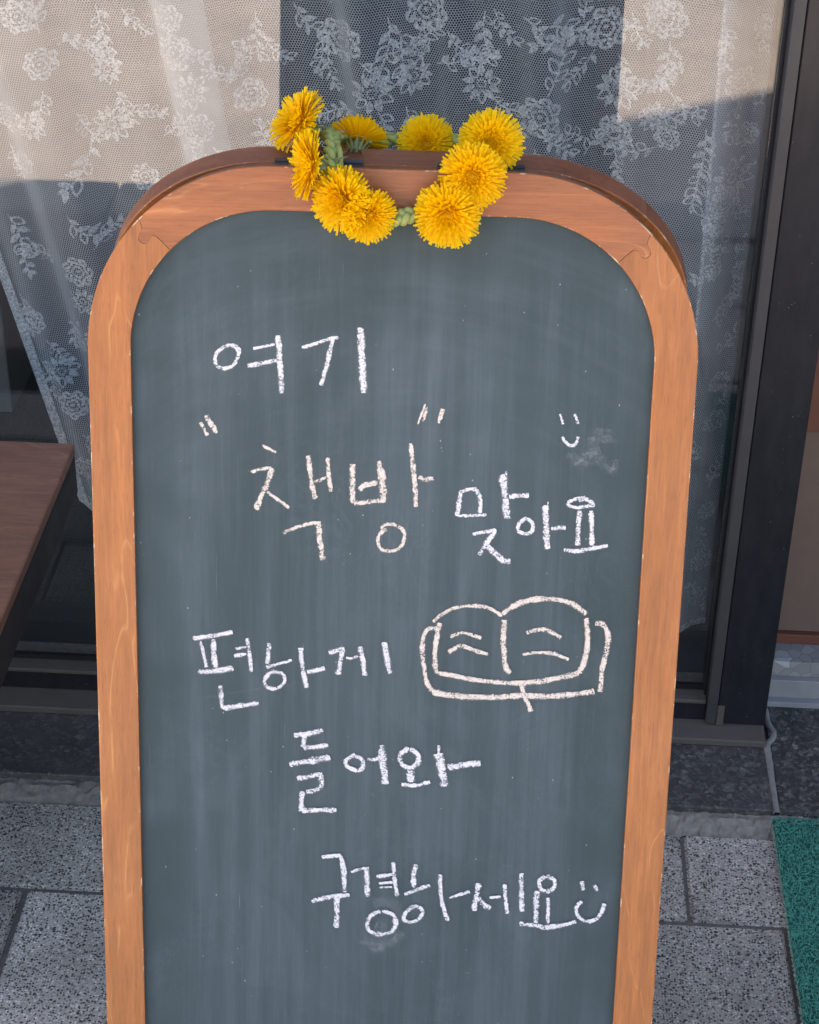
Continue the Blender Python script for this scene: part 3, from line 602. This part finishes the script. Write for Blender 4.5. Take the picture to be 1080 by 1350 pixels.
class Motif:
    def __init__(s): s.v = []; s.f = []
    def leaf(s, x, y, a, L, w, pinch=1.):
        n = 5; ca, sa = math.cos(a), math.sin(a); top = []; bot = []
        for i in range(n + 1):
            t = i / n; h = w * math.sin(math.pi * t ** .8) * .5 * pinch + .0002
            top.append((t * L, h)); bot.append((t * L, -h))
        ring = top + bot[::-1]; b = len(s.v)
        for u, v in ring: s.v.append((x + u * ca - v * sa, y + u * sa + v * ca))
        m = len(ring)
        for i in range(n): s.f.append((b + i, b + i + 1, b + m - 2 - i, b + m - 1 - i))
    def open_leaf(s, x, y, a, L, w):            # an outlined leaf with an open slit
        for sg in (-1, 1):
            P = []
            for i in range(6):
                t = i / 5; h = w * math.sin(math.pi * t ** .85) * .5
                P.append((t * L, sg * h))
            s.line([(x + u * math.cos(a) - v * math.sin(a), y + u * math.sin(a) + v * math.cos(a)) for u, v in P], w * .27)
    def line(s, pts, w):
        b = len(s.v)
        for i, p in enumerate(pts):
            a = pts[max(i - 1, 0)]; c = pts[min(i + 1, len(pts) - 1)]
            dx, dy = c[0] - a[0], c[1] - a[1]; l = math.hypot(dx, dy) or 1
            nx_, ny_ = -dy / l * w / 2, dx / l * w / 2
            s.v += [(p[0] + nx_, p[1] + ny_), (p[0] - nx_, p[1] - ny_)]
            if i: s.f.append((b + 2 * i - 2, b + 2 * i - 1, b + 2 * i + 1, b + 2 * i))
    def daisy(s, r, rg):
        n = rg.choice([9, 10, 11]); a0 = rg.random() * 6
        for k in range(n):
            a = a0 + 2 * math.pi * k / n
            L = r * rg.uniform(.58, .68); x, y = r * .34 * math.cos(a), r * .34 * math.sin(a)
            if k % 3 == 1: s.open_leaf(x, y, a, L, r * .36)
            else: s.leaf(x, y, a, L, r * .32)
        for k in range(10):
            a = 2 * math.pi * k / 10; s.leaf(r * .13 * math.cos(a), r * .13 * math.sin(a), a, r * .13, r * .085, 1)
    def rose(s, r, rg):
        for ring, (rr, n, w) in enumerate(((.9, 7, .16), (.62, 6, .15), (.36, 4, .13))):
            a0 = rg.random() * 6
            for k in range(n):
                a = a0 + 2 * math.pi * k / n; sp = math.pi / n * .86
                pts = [(r * rr * (1 - .22 * (abs(t) ** 2)) * math.cos(a + t * sp), r * rr * (1 - .22 * abs(t) ** 2) * math.sin(a + t * sp)) for t in (-1, -.6, -.2, .2, .6, 1)]
                s.line(pts, r * w)
                if ring == 0: s.leaf(r * .70 * math.cos(a), r * .70 * math.sin(a), a + math.pi / 2, r * .30, r * .14)
        s.leaf(-r * .14, 0, .3, r * .28, r * .16)
    def spray(s, L, a, rg):
        n = 7; pts = []; x = y = 0; ang = a; bend = rg.uniform(-.16, .16)
        for i in range(n + 1):
            pts.append((x, y)); x += L / n * math.cos(ang); y += L / n * math.sin(ang); ang += bend
        s.line(pts, .0016)
        for i in range(1, n + 1):
            sg = 1 if i % 2 else -1; q = pts[i]
            l = L * rg.uniform(.26, .36); b = a + bend * i + sg * rg.uniform(.6, 1.0)
            if rg.random() < .55: s.leaf(q[0], q[1], b, l, l * .44)
            else: s.open_leaf(q[0], q[1], b, l, l * .5)
        s.leaf(pts[-1][0], pts[-1][1], a + bend * n, L * .26, L * .11)
def ray_curtain(px, py):
    d = (right * ((px - 540) / 2500) + down * ((py - 675) / 2500) + fwd); t = 2.03 / d.y; p = CAM + d * t; return p.x, p.z
def stitch(kind, x0, z0, size, ang, rg):
    m = Motif()
    if kind == 'd': m.daisy(size, rg); nm = 'embroidered_daisy'
    elif kind == 'r': m.rose(size, rg); nm = 'embroidered_rose'
    elif kind == 'l': m.spray(size, ang, rg); nm = 'embroidered_leaf_spray'
    V = []
    for u, v in m.v:
        x, z = x0 + u, z0 + v
        fr = (x - xl(z)) / (XR - xl(z)); fr = min(max(fr, .004), .996)
        z = max(z, hem(fr) + .001)
        V.append((xl(z) + (XR - xl(z)) * fr, wave(fr, z) - .0010, z))
    mesh_obj(nm, V, m.f, M['lace'], cur)
# where the lace pattern shows: kind, photo column, photo row (cast on to the curtain), size mm, stem angle degrees
LACE = [('r',28,14,18,0),('l',55,40,30,100),('r',57,78,17,0),('l',62,110,32,-100),('l',75,60,30,20),('l',108,52,30,-20),('d',140,92,17,0),('l',150,118,28,-60),('l',125,8,34,-80),('l',160,10,26,-60),('r',12,155,18,0),('d',45,160,17,0),
 ('l',10,195,26,-80),('l',100,150,26,-70),('d',147,165,21,0),('l',170,148,26,10),('l',118,190,40,-95),('r',30,215,14,0),('r',192,235,17,0),('l',215,180,26,30),('l',8,285,34,-60),('l',25,318,30,-85),('l',92,275,34,-65),('r',106,352,19,0),('d',112,392,17,0),('l',78,345,26,170),('l',128,322,26,60),
 ('r',38,428,18,0),('l',60,452,26,-50),('d',80,492,21,0),('r',95,537,19,0),('l',98,415,30,-100),('l',118,425,24,-80),('l',22,395,34,-70),('l',108,575,26,-50),('l',48,480,34,-55),('r',112,622,16,0),('l',112,660,28,-60),
 ('l',335,20,34,-95),('l',345,50,26,-60),('r',330,130,18,0),('l',318,105,26,150),('l',350,165,26,-60),('l',238,40,26,-60),('r',235,60,20,0),('d',255,110,20,0),('r',265,160,18,0),('l',240,150,34,-80),('l',285,185,26,-50),('r',225,15,16,0),('l',300,110,30,40),
 ('l',385,8,34,-70),('l',420,45,30,-70),('r',450,50,23,0),('l',435,5,28,70),('l',432,75,26,-95),('l',475,72,28,-40),('d',492,115,23,0),('l',472,142,30,190),('l',500,140,32,-60),('l',512,20,40,-80),('l',528,40,34,-85),('r',562,18,22,0),('l',540,72,30,50),('d',545,103,20,0),('l',575,88,34,20),('l',536,140,30,-85),('r',552,65,12,0),('l',590,40,26,-70),
 ('l',640,15,32,-100),('l',652,10,28,-70),('l',600,82,30,10),('d',635,112,21,0),('l',648,125,26,-50),('r',712,142,22,0),('l',722,115,44,65),('l',715,165,30,-40),('l',705,185,30,-80),('l',690,15,30,-20),('l',720,22,36,-15),('l',770,50,36,170),('r',800,42,23,0),('l',770,30,28,90),('l',785,68,30,-120),('l',790,5,28,85),('l',815,75,26,-60),('d',815,122,23,0),('r',810,180,20,0),('l',770,205,34,60),('l',775,185,30,150),('l',835,158,34,10),('l',665,190,30,60),('l',650,205,26,110),('l',812,205,28,-80),('l',835,20,26,-80),
 ('r',880,30,22,0),('r',868,15,14,0),('l',885,60,34,-90),('l',900,75,32,-110),('l',890,115,34,190),('l',885,125,28,-60),('d',862,160,16,0),('r',880,185,14,0),('l',868,200,34,190),('l',930,165,34,-85),('l',925,215,34,-100),('l',955,25,30,-80),('l',1010,15,30,-100),
 ('r',975,105,17,0),('l',975,125,30,-100),('l',985,190,36,40),('l',995,150,26,60),('r',985,180,14,0),('d',965,232,24,0),('l',990,222,26,10),('r',955,262,18,0),('l',950,300,34,-75),('l',960,280,26,-20),('r',940,288,14,0),('l',970,345,34,60),('r',980,362,13,0),('l',972,380,30,-110),('l',945,420,32,60),('l',955,352,26,180),('l',935,330,26,80),
 ('l',945,470,34,55),('r',948,505,13,0),('l',940,540,30,50),('r',942,556,14,0),('l',925,600,28,120),('l',935,645,34,75),('r',932,675,12,0),('l',918,690,28,-70),('r',925,740,15,0),('l',930,770,28,-60),('l',915,800,28,80)]
rl = random.Random(11)
for k, px, py, s, a in LACE:
    x, z = ray_curtain(px, py); stitch(k, x, z, s * .001 * (1.4 if k == 'l' else 1.12), R(a), rl)
for i in range(26):                            # the pattern goes on above the photograph's edge and behind the board
    x, z = rl.uniform(-.60, .25), rl.uniform(.99, 1.9)
    stitch('d' if i % 3 == 0 else 'r', x, z, .020, 0, rl); stitch('l', x + .03, z + .02, .04, rl.uniform(0, 6), rl)
for i in range(16):
    x, z = rl.uniform(-.38, .16), rl.uniform(.2, .72)
    stitch('d' if i % 2 else 'r', x, z, .020, 0, rl); stitch('l', x + .02, z + .02, .04, rl.uniform(0, 6), rl)

# ------------------------------------------------------------------ wooden bench
bn = thing('wooden_bench', 'dark brown wooden bench with a thick slab top beside the window', 'bench', (-.95, 1.64, 0))
BX1 = -.4775
b_ = box('seat_slab', -1.42, BX1, 1.42, 1.843, .4385, .4525, M['walnut'], bn, .003)
box('apron', -1.418, BX1 - .0006, 1.422, 1.841, .388, .4380, M['walnut_dark'], bn, .002)
for lx in (-1.36, -.80):
    for ly in (1.46, 1.77): box('leg', lx, lx + .045, ly, ly + .045, .001, .3875, M['walnut_dark'], bn, .002)
box('stretcher', -1.314, -.801, 1.60, 1.63, .12, .15, M['walnut_dark'], bn, .002)

# ------------------------------------------------------------------ green mat
mat = thing('door_mat', 'green curled fibre mat lying on the pavers before the door', 'mat', (.66, 1.45, 0))
def mx0(y): return .3575 + .0012 * (1.77 - y)
MY0, MY1 = 1.06, 1.771
P = [(mx0(MY0), MY0), (.96, MY0), (.96, MY1), (mx0(MY1), MY1)]
V, F = extrude_poly(P, .0015, .0075); mesh_obj('backing', V, F, M['mat_base'], mat)
rm = random.Random(5); V, F = [], []
def fibre(x, y, s, z0=.0070):
    a = rm.uniform(0, 6.28); ca, sa = math.cos(a), math.sin(a); n = 5; b = len(V); w = .00045
    r = s * rm.uniform(.6, 1.3)
    for i in range(n):
        th = -.3 + 3.6 * i / (n - 1); u, h = r * math.cos(th), r * .85 * math.sin(th)
        k = rm.uniform(-.4, .4) * r
        V.append((x + u * ca - (w + k * .2) * sa, y + u * sa + (w + k * .2) * ca, z0 + max(-.001, h))); V.append((x + u * ca + w * sa, y + u * sa - w * ca, z0 + max(-.001, h) + .0003))
        if i: F.append((b + 2 * i - 2, b + 2 * i - 1, b + 2 * i + 1, b + 2 * i))
for i in range(22000):
    y = MY1 - (MY1 - MY0) * rm.random() ** 1.0; x = mx0(y) + (.55 - mx0(y)) * rm.random() ** 1.1
    fibre(x, y, .0034)
for i in range(9000):
    y = rm.uniform(MY0, MY1); x = rm.uniform(.55, .958); fibre(x, y, .004)
fo = mesh_obj('fibres', V, F, M['mat_fibre'], mat); fo['kind'] = 'stuff'
V, F = [], []
for i in range(2600):
    y = rm.uniform(MY0, MY1); fibre(mx0(y) + rm.gauss(.0002, .0009), y, .0016, .004)
for i in range(900):
    x = rm.uniform(mx0(MY1), .95); fibre(x, MY1 + rm.gauss(0, .0007), .0016, .004)
fo = mesh_obj('frayed_edge', V, F, M['mat_fray'], mat); fo['kind'] = 'stuff'

# ------------------------------------------------------------------ chalkboard sign
BO = Vector((-.0809, 1.3014, 1.0191)); BU = Vector((0.99990603, 0.01352002, 0.00226722)); BV = Vector((-0.00569427, 0.25917268, 0.96581421)); BN = BU.cross(BV)
def basis(o, u, v, n): return Matrix(((u.x, v.x, n.x, o.x), (u.y, v.y, n.y, o.y), (u.z, v.z, n.z, o.z), (0, 0, 0, 1)))
MB = basis(BO, BU, BV, BN)
TH = .020; FW = .0326; HW = .23; RO = .14; LEG = 1.0525; RAIL = -.90
lean = R(15.02); N0 = Vector((math.sin(R(.74)), -math.cos(R(.74)), 0))
RV = Vector((0, 0, 1)) * math.cos(lean) + N0 * math.sin(lean); RN = -N0 * math.cos(lean) + Vector((0, 0, 1)) * math.sin(lean); RU = RV.cross(RN)
RO_ = BO - BN * (TH + .0022) + RN * TH
MR = basis(RO_, RU, RV, RN)
sign = thing('chalkboard_sign', 'two-sided standing chalkboard with rounded orange wood frame and handwritten chalk message', 'chalkboard', (-.08, 1.3, 0))
JL = [(-190.4, -41.7), (-188.3, -43.8), (-187.3, -46.3), (-186.9, -49.2), (-188.8, -52.6), (-189.9, -56.4), (-188.6, -58.6), (-185.8, -60.1), (-182.9, -59.3), (-180.7, -56.6), (-179.9, -53.9), (-176.7, -53.9), (-173.1, -57.2)]
def arc_pt(r, a): return (-.09 + r * math.cos(a), -.14 + r * math.sin(a))
aO = math.radians(135.4); RI = RO - FW
joint = [arc_pt(RO, aO)] + [(x * .001, y * .001) for x, y in JL[1:]] + [arc_pt(RI, math.radians(135.0))]
def arcs(r, a0, a1, n): return [arc_pt(r, a0 + (a1 - a0) * i / n) for i in range(n + 1)]
mir = lambda P: [(-x, y) for x, y in P]
G = .00013
def shift(P, dx, dy): return [(x + dx, y + dy) for x, y in P]
oc = arcs(RO, aO, math.pi / 2, 18); ic = arcs(RI, math.pi / 2, math.radians(135.0), 16)
JT = shift(joint, G, G)
top_half_outer = [(JT[0][0], JT[0][1])] + oc[1:]
top_poly = top_half_outer + mir(top_half_outer)[::-1] + mir(JT[1:-1]) + [(-JT[-1][0], JT[-1][1])] + mir(ic[:-1])[::-1] + ic[:-1] + [JT[-1]] + JT[1:-1][::-1]
JS = shift(joint, -G, -G)
so = arcs(RO, aO, math.pi, 18)[1:]; si = arcs(RI, math.radians(135.0), math.pi, 16)[1:]
stile = [JS[0]] + so + [(-HW, -LEG), (-HW + FW, -LEG)] + si[::-1] + JS[1:][::-1]
def frame_piece(name, poly, mats, parent, bas, flip=False):
    if flip: poly = mir(poly)
    # make it anticlockwise
    A = sum(poly[i][0] * poly[(i + 1) % len(poly)][1] - poly[(i + 1) % len(poly)][0] * poly[i][1] for i in range(len(poly)))
    if A < 0: poly = poly[::-1]
    V, F = extrude_poly(poly, -TH, 0)
    me = bpy.data.meshes.new(name); me.from_pydata(V, [], F); me.materials.append(mats[0]); me.materials.append(mats[1]); me.materials.append(mats[2]); me.update()
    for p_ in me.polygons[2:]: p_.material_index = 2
    bm = bmesh.new(); bm.from_mesh(me)
    def is_joint(p):
        q = (-abs(p.x), p.y); return any(abs(q[0] - a) < .0006 and abs(q[1] - c) < .0006 for a, c in joint)
    es = [e for e in bm.edges if e.calc_face_angle(0) > 1.2 and not all(is_joint(v.co) for v in e.verts)]
    bmesh.ops.bevel(bm, geom=es, offset=.0009, segments=2, affect='EDGES', profile=.5, material=1)
    bmesh.ops.recalc_face_normals(bm, faces=bm.faces)
    bm.to_mesh(me); bm.free()
    return put(bpy.data.objects.new(name, me), parent, bas)
inner = ic[:-1] + [arc_pt(RI, math.radians(135.0))] + si
def panel_frame(mb):
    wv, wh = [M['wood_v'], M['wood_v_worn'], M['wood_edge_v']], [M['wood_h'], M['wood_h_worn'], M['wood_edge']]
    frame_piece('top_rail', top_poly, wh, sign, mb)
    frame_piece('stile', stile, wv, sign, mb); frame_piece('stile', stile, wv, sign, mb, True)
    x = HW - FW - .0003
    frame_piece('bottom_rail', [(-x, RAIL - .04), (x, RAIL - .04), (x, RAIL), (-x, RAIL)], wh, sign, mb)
    # slate: sits in a rebate 5 mm below the frame face
    inn = [(x_ * 1.0, y) for x_, y in inner] + [(-HW + FW, RAIL)]
    poly = mir(inn)[::-1] + inn if False else inn + mir(inn)[::-1]
    A = sum(poly[i][0] * poly[(i + 1) % len(poly)][1] - poly[(i + 1) % len(poly)][0] * poly[i][1] for i in range(len(poly)))
    if A < 0: poly = poly[::-1]
    V, F = extrude_poly(poly, -.013, -.005)
    return mesh_obj('slate_panel', V, F, M['slate'], sign, mb)
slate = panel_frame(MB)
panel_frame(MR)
# hinges between the two tops
def hinge(u0, u1):
    h = mesh_obj('hinge', *(lambda: extrude_poly([(u0, -.001), (u1, -.001), (u1, .0006), (u0, .0006)], -TH - .0021, -TH + .010))(), M['hinge'], sign, MB)
    n = 5; L = (u1 - u0) / n
    for i in range(n):
        V, F = tube([(u0 + L * i + .0004, 0.0014, -TH - .001), (u0 + L * (i + 1) - .0004, .0014, -TH - .001)], .0023, 10)
        mesh_obj('knuckle', V, F, M['hinge'], h, MB)
hinge(-.0905, -.0245); hinge(.030, .0955)
# chalk writing: ribbons lying on the slate
rc = random.Random(2)
zoff = .00025
for name, kind, strokes in CHALK:
    V, F, UVs = [], [], []
    for wd, pts in strokes:
        zoff += .000012
        P = catmull([(x * .001, y * .001, 0) for x, y in pts], 7)
        if len(pts) == 2: P = [P[0].lerp(P[-1], i / 9) for i in range(10)]
        b = len(V); n = len(P); w0 = wd * .001 * .5 * (1.32 if kind != 's' else 1.5)
        ends = (rc.uniform(.5, 1), rc.uniform(.5, 1))
        for i, p in enumerate(P):
            a = P[max(i - 1, 0)]; c = P[min(i + 1, n - 1)]; t = (c - a); t.z = 0
            t = t.normalized() if t.length > 1e-7 else Vector((1, 0, 0)); nr = Vector((-t.y, t.x, 0))
            w = w0 * (1 + .30 * noise.noise(Vector((p.x * 120, p.y * 120, zoff * 9e4))) + .16 * noise.noise(Vector((p.x * 420, p.y * 420, zoff * 5e4)))) * (ends[0] if i == 0 else ends[1] if i == n - 1 else 1)
            q = p + nr * (w0 * .12 * noise.noise(Vector((p.x * 420, p.y * 420, 9.))))
            for k in (-1, -.5, 0, .5, 1):
                V.append((q.x + nr.x * w * k, q.y + nr.y * w * k, -.005 + zoff)); UVs.append((k, i / n))
            if i:
                for k in range(4): e = b + (i - 1) * 5 + k; F.append((e, e + 1, e + 6, e + 5))
    mesh_obj('chalk_' + name.replace('chalk_', ''), V, F, M[kind], slate, MB, uvs=UVs)

# ------------------------------------------------------------------ dandelion garland
gar = thing('dandelion_garland', 'garland of nine yellow dandelions on a braided green stem hung over the chalkboard top', 'garland', (-.08, 1.3, 1.02))
rf = random.Random(21)
def flower(c, n, r, spread=1., seed=0):
    n = Vector(n).normalized(); x = n.orthogonal().normalized(); y = n.cross(x)
    c = Vector(c) - n * (r * .22)
    V, F, UVs = [], [], []
    rings = [(.0009, 10, 8, .36), (.0018, 24, 18, .42), (.0026, 38, 29, .52), (.0032, 48, 40, .63), (.0037, 56, 52, .76), (.0041, 62, 63, .88), (.0044, 66, 74, .97), (.0046, 66, 85, 1.0), (.0046, 58, 96, .97)]
    for ri, (rb, cnt, ang, L) in enumerate(rings):
        for k in range(cnt):
            ph = 2 * math.pi * (k + rf.random() * .7) / cnt + ri * .37
            th = R(ang * spread + rf.uniform(-7, 7)); ln = r * L * rf.uniform(.90, 1.06)
            e = x * math.cos(ph) + y * math.sin(ph); tang = y * math.cos(ph) - x * math.sin(ph)
            p = c + e * rb + n * .002; b = len(V); S = 4
            curl = rf.uniform(-.10, .35); tw = rf.uniform(-.5, .5); wmax = r * rf.uniform(.030, .044)
            for i in range(S + 1):
                t = i / S; a = th + curl * t
                d = n * math.cos(a) + e * math.sin(a)
                if i: p = p + d * (ln / S)
                w = wmax * (.45 + .75 * t if t < .85 else .92)
                side = (tang * math.cos(tw * t) + d.cross(tang) * math.sin(tw * t)) * w
                V += [p - side, p + side]; UVs += [(1 - ri / 8, t)] * 2
                if i: F.append((b + 2 * i - 2, b + 2 * i - 1, b + 2 * i + 1, b + 2 * i))
    # the dense mound the florets stand on
    b = len(V); V.append(c + n * (r * .36)); UVs.append((1, .35))
    for i in range(1, 6):
        for k in range(16):
            a = 2 * math.pi * k / 16; t = i / 5 * math.pi / 2
            V.append(c + n * (r * .36 * math.cos(t)) + (x * math.cos(a) + y * math.sin(a)) * (r * .46 * math.sin(t))); UVs.append((1 - i / 8, .35))
        for k in range(16):
            if i == 1: F.append((b, b + 1 + k, b + 1 + (k + 1) % 16))
            else: q0 = b + 1 + (i - 2) * 16; F.append((q0 + k, q0 + 16 + k, q0 + 16 + (k + 1) % 16, q0 + (k + 1) % 16))
    for k in range(90):                        # the crowded upright florets of the middle
        q = math.sqrt(rf.random()); ph = rf.random() * 6.283; e = x * math.cos(ph) + y * math.sin(ph); tang = y * math.cos(ph) - x * math.sin(ph)
        p = c + e * (.0085 * q * r / .021) + n * (r * .22); b = len(V); w = r * .032
        d = (n + e * (.75 * q) + tang * rf.uniform(-.15, .15)).normalized(); ln = r * rf.uniform(.20, .30)
        for i in range(4):
            if i: p = p + d * (ln / 3)
            V += [p - tang * w * (.7 + .2 * i), p + tang * w * (.7 + .2 * i)]; UVs += [(1 - q * .4, .3 + i * .2)] * 2
            if i: F.append((b + 2 * i - 2, b + 2 * i - 1, b + 2 * i + 1, b + 2 * i))
    fl = mesh_obj('flower_head', V, F, M['petal'], gar, MB, uvs=UVs)
    # green cup and its narrow bracts
    V, F = [], []
    prof = [(.0022, -.016), (.0045, -.013), (.0058, -.008), (.0060, -.003), (.0050, .0005)]
    k_ = r / .021
    for i, (q, h) in enumerate(prof):
        for k in range(14):
            a = 2 * math.pi * k / 14; V.append(c + n * (h * k_) + (x * math.cos(a) + y * math.sin(a)) * q * k_ * (1 + .06 * (k % 2)))
        if i:
            for k in range(14): F.append(((i - 1) * 14 + k, (i - 1) * 14 + (k + 1) % 14, i * 14 + (k + 1) % 14, i * 14 + k))
    F.append(tuple(range(13, -1, -1)))
    for k in range(26):
        a = 2 * math.pi * k / 26 + rf.random() * .2; e = x * math.cos(a) + y * math.sin(a); tang = y * math.cos(a) - x * math.sin(a)
        up = k % 2 == 0; b = len(V)
        p = c + e * .0055 * k_ + n * (-.010 * k_)
        d = (n * (1.0 if up else -.55) + e * (.55 if up else .9)).normalized()
        for i in range(4):
            w = .0013 * k_ * (1, .95, .65, .1)[i]
            V += [p - tang * w, p + tang * w]
            if i: F.append((b + 2 * i - 2, b + 2 * i - 1, b + 2 * i + 1, b + 2 * i))
            d = (d + (e * .10 if up else -n * .35)).normalized(); p = p + d * .0042 * k_
    mesh_obj('bracts', V, F, M['bract'], fl, MB)
    return c
mm = .001
FL = [((-75, 31, -28), (-.62, .52, .42), 22, .9), ((-31, 15, -50), (.05, .66, -.75), 19, .80), ((21, 14, -49), (0, .12, 1), 18, 1), ((-63, 2, 6), (-.88, .12, .36), 22.5, .82),
      ((-39, -21, 16), (-.48, -.02, .88), 21, 1), ((-17, -33, 18), (.30, -.28, .9), 17, 1), ((39.5, -30, 17), (0, -.12, 1), 21.2, 1), ((57, -2, 14), (.08, .02, 1), 20.8, 1), ((69.5, 20, -11), (.12, .12, 1), 20.3, 1)]
for (p, n, r, s) in FL: flower([q * mm for q in p], n, r * mm, s)
loop = [(-50, 20, -32), (-47, 15, -13), (-44.5, -1, 5), (-40, -17, 7.5), (-22, -31, 7.5), (-2, -35, 9), (14, -31.5, 9), (34, -28, 7), (52, -6, 7), (60, 13, -8), (58, 18, -36), (42, 16, -56), (20, 11.5, -63), (-4, 15.5, -60), (-28, 10.5, -63), (-44, 16, -52)]
C = catmull([Vector(p) * mm for p in loop], 22, True); n = len(C)
for s in range(3):
    pts = []
    for i in range(n + 1):
        p = C[i % n]; t = (C[(i + 1) % n] - C[i - 1]).normalized()
        ctr = Vector((0, -.006, -.022)); o = (p - ctr); o = (o - t * o.dot(t)).normalized(); b = t.cross(o)
        ph = 2 * math.pi * (i / n * 15 + s / 3)
        pts.append(p + o * (.0040 * math.sin(ph)) + b * (.0021 * math.sin(2 * ph)))
    V, F = tube(pts, lambda t: .0028 + .0005 * math.sin(t * 90 + s), 8, False)
    mesh_obj('braid_strand', V, F, M['stem'], gar, MB, smooth=True)
for a, b, c_ in (((-46, 16, -20), (-41, 12, -4), (-39, -6, 8)), ((-48, 17, -30), (-38, 17.5, -48), (-20, 13.5, -50)), ((-62, 24, -26), (-56, 21, -30), (-49, 18, -32)), ((-56, 4, 5), (-50, 8, 0), (-45, 10, -6))):
    V, F = tube(catmull([Vector(a) * mm, Vector(b) * mm, Vector(c_) * mm], 8), .0021, 8); mesh_obj('loose_stem', V, F, M['stem'], gar, MB, smooth=True)
V, F = tube([Vector(p) * mm for p in ((-52, 18, -40), (-46, 20.5, -44), (-39, 22.5, -48))], .0026, 8); mesh_obj('stem_tip', V, F, M['stem_end'], gar, MB, smooth=True)
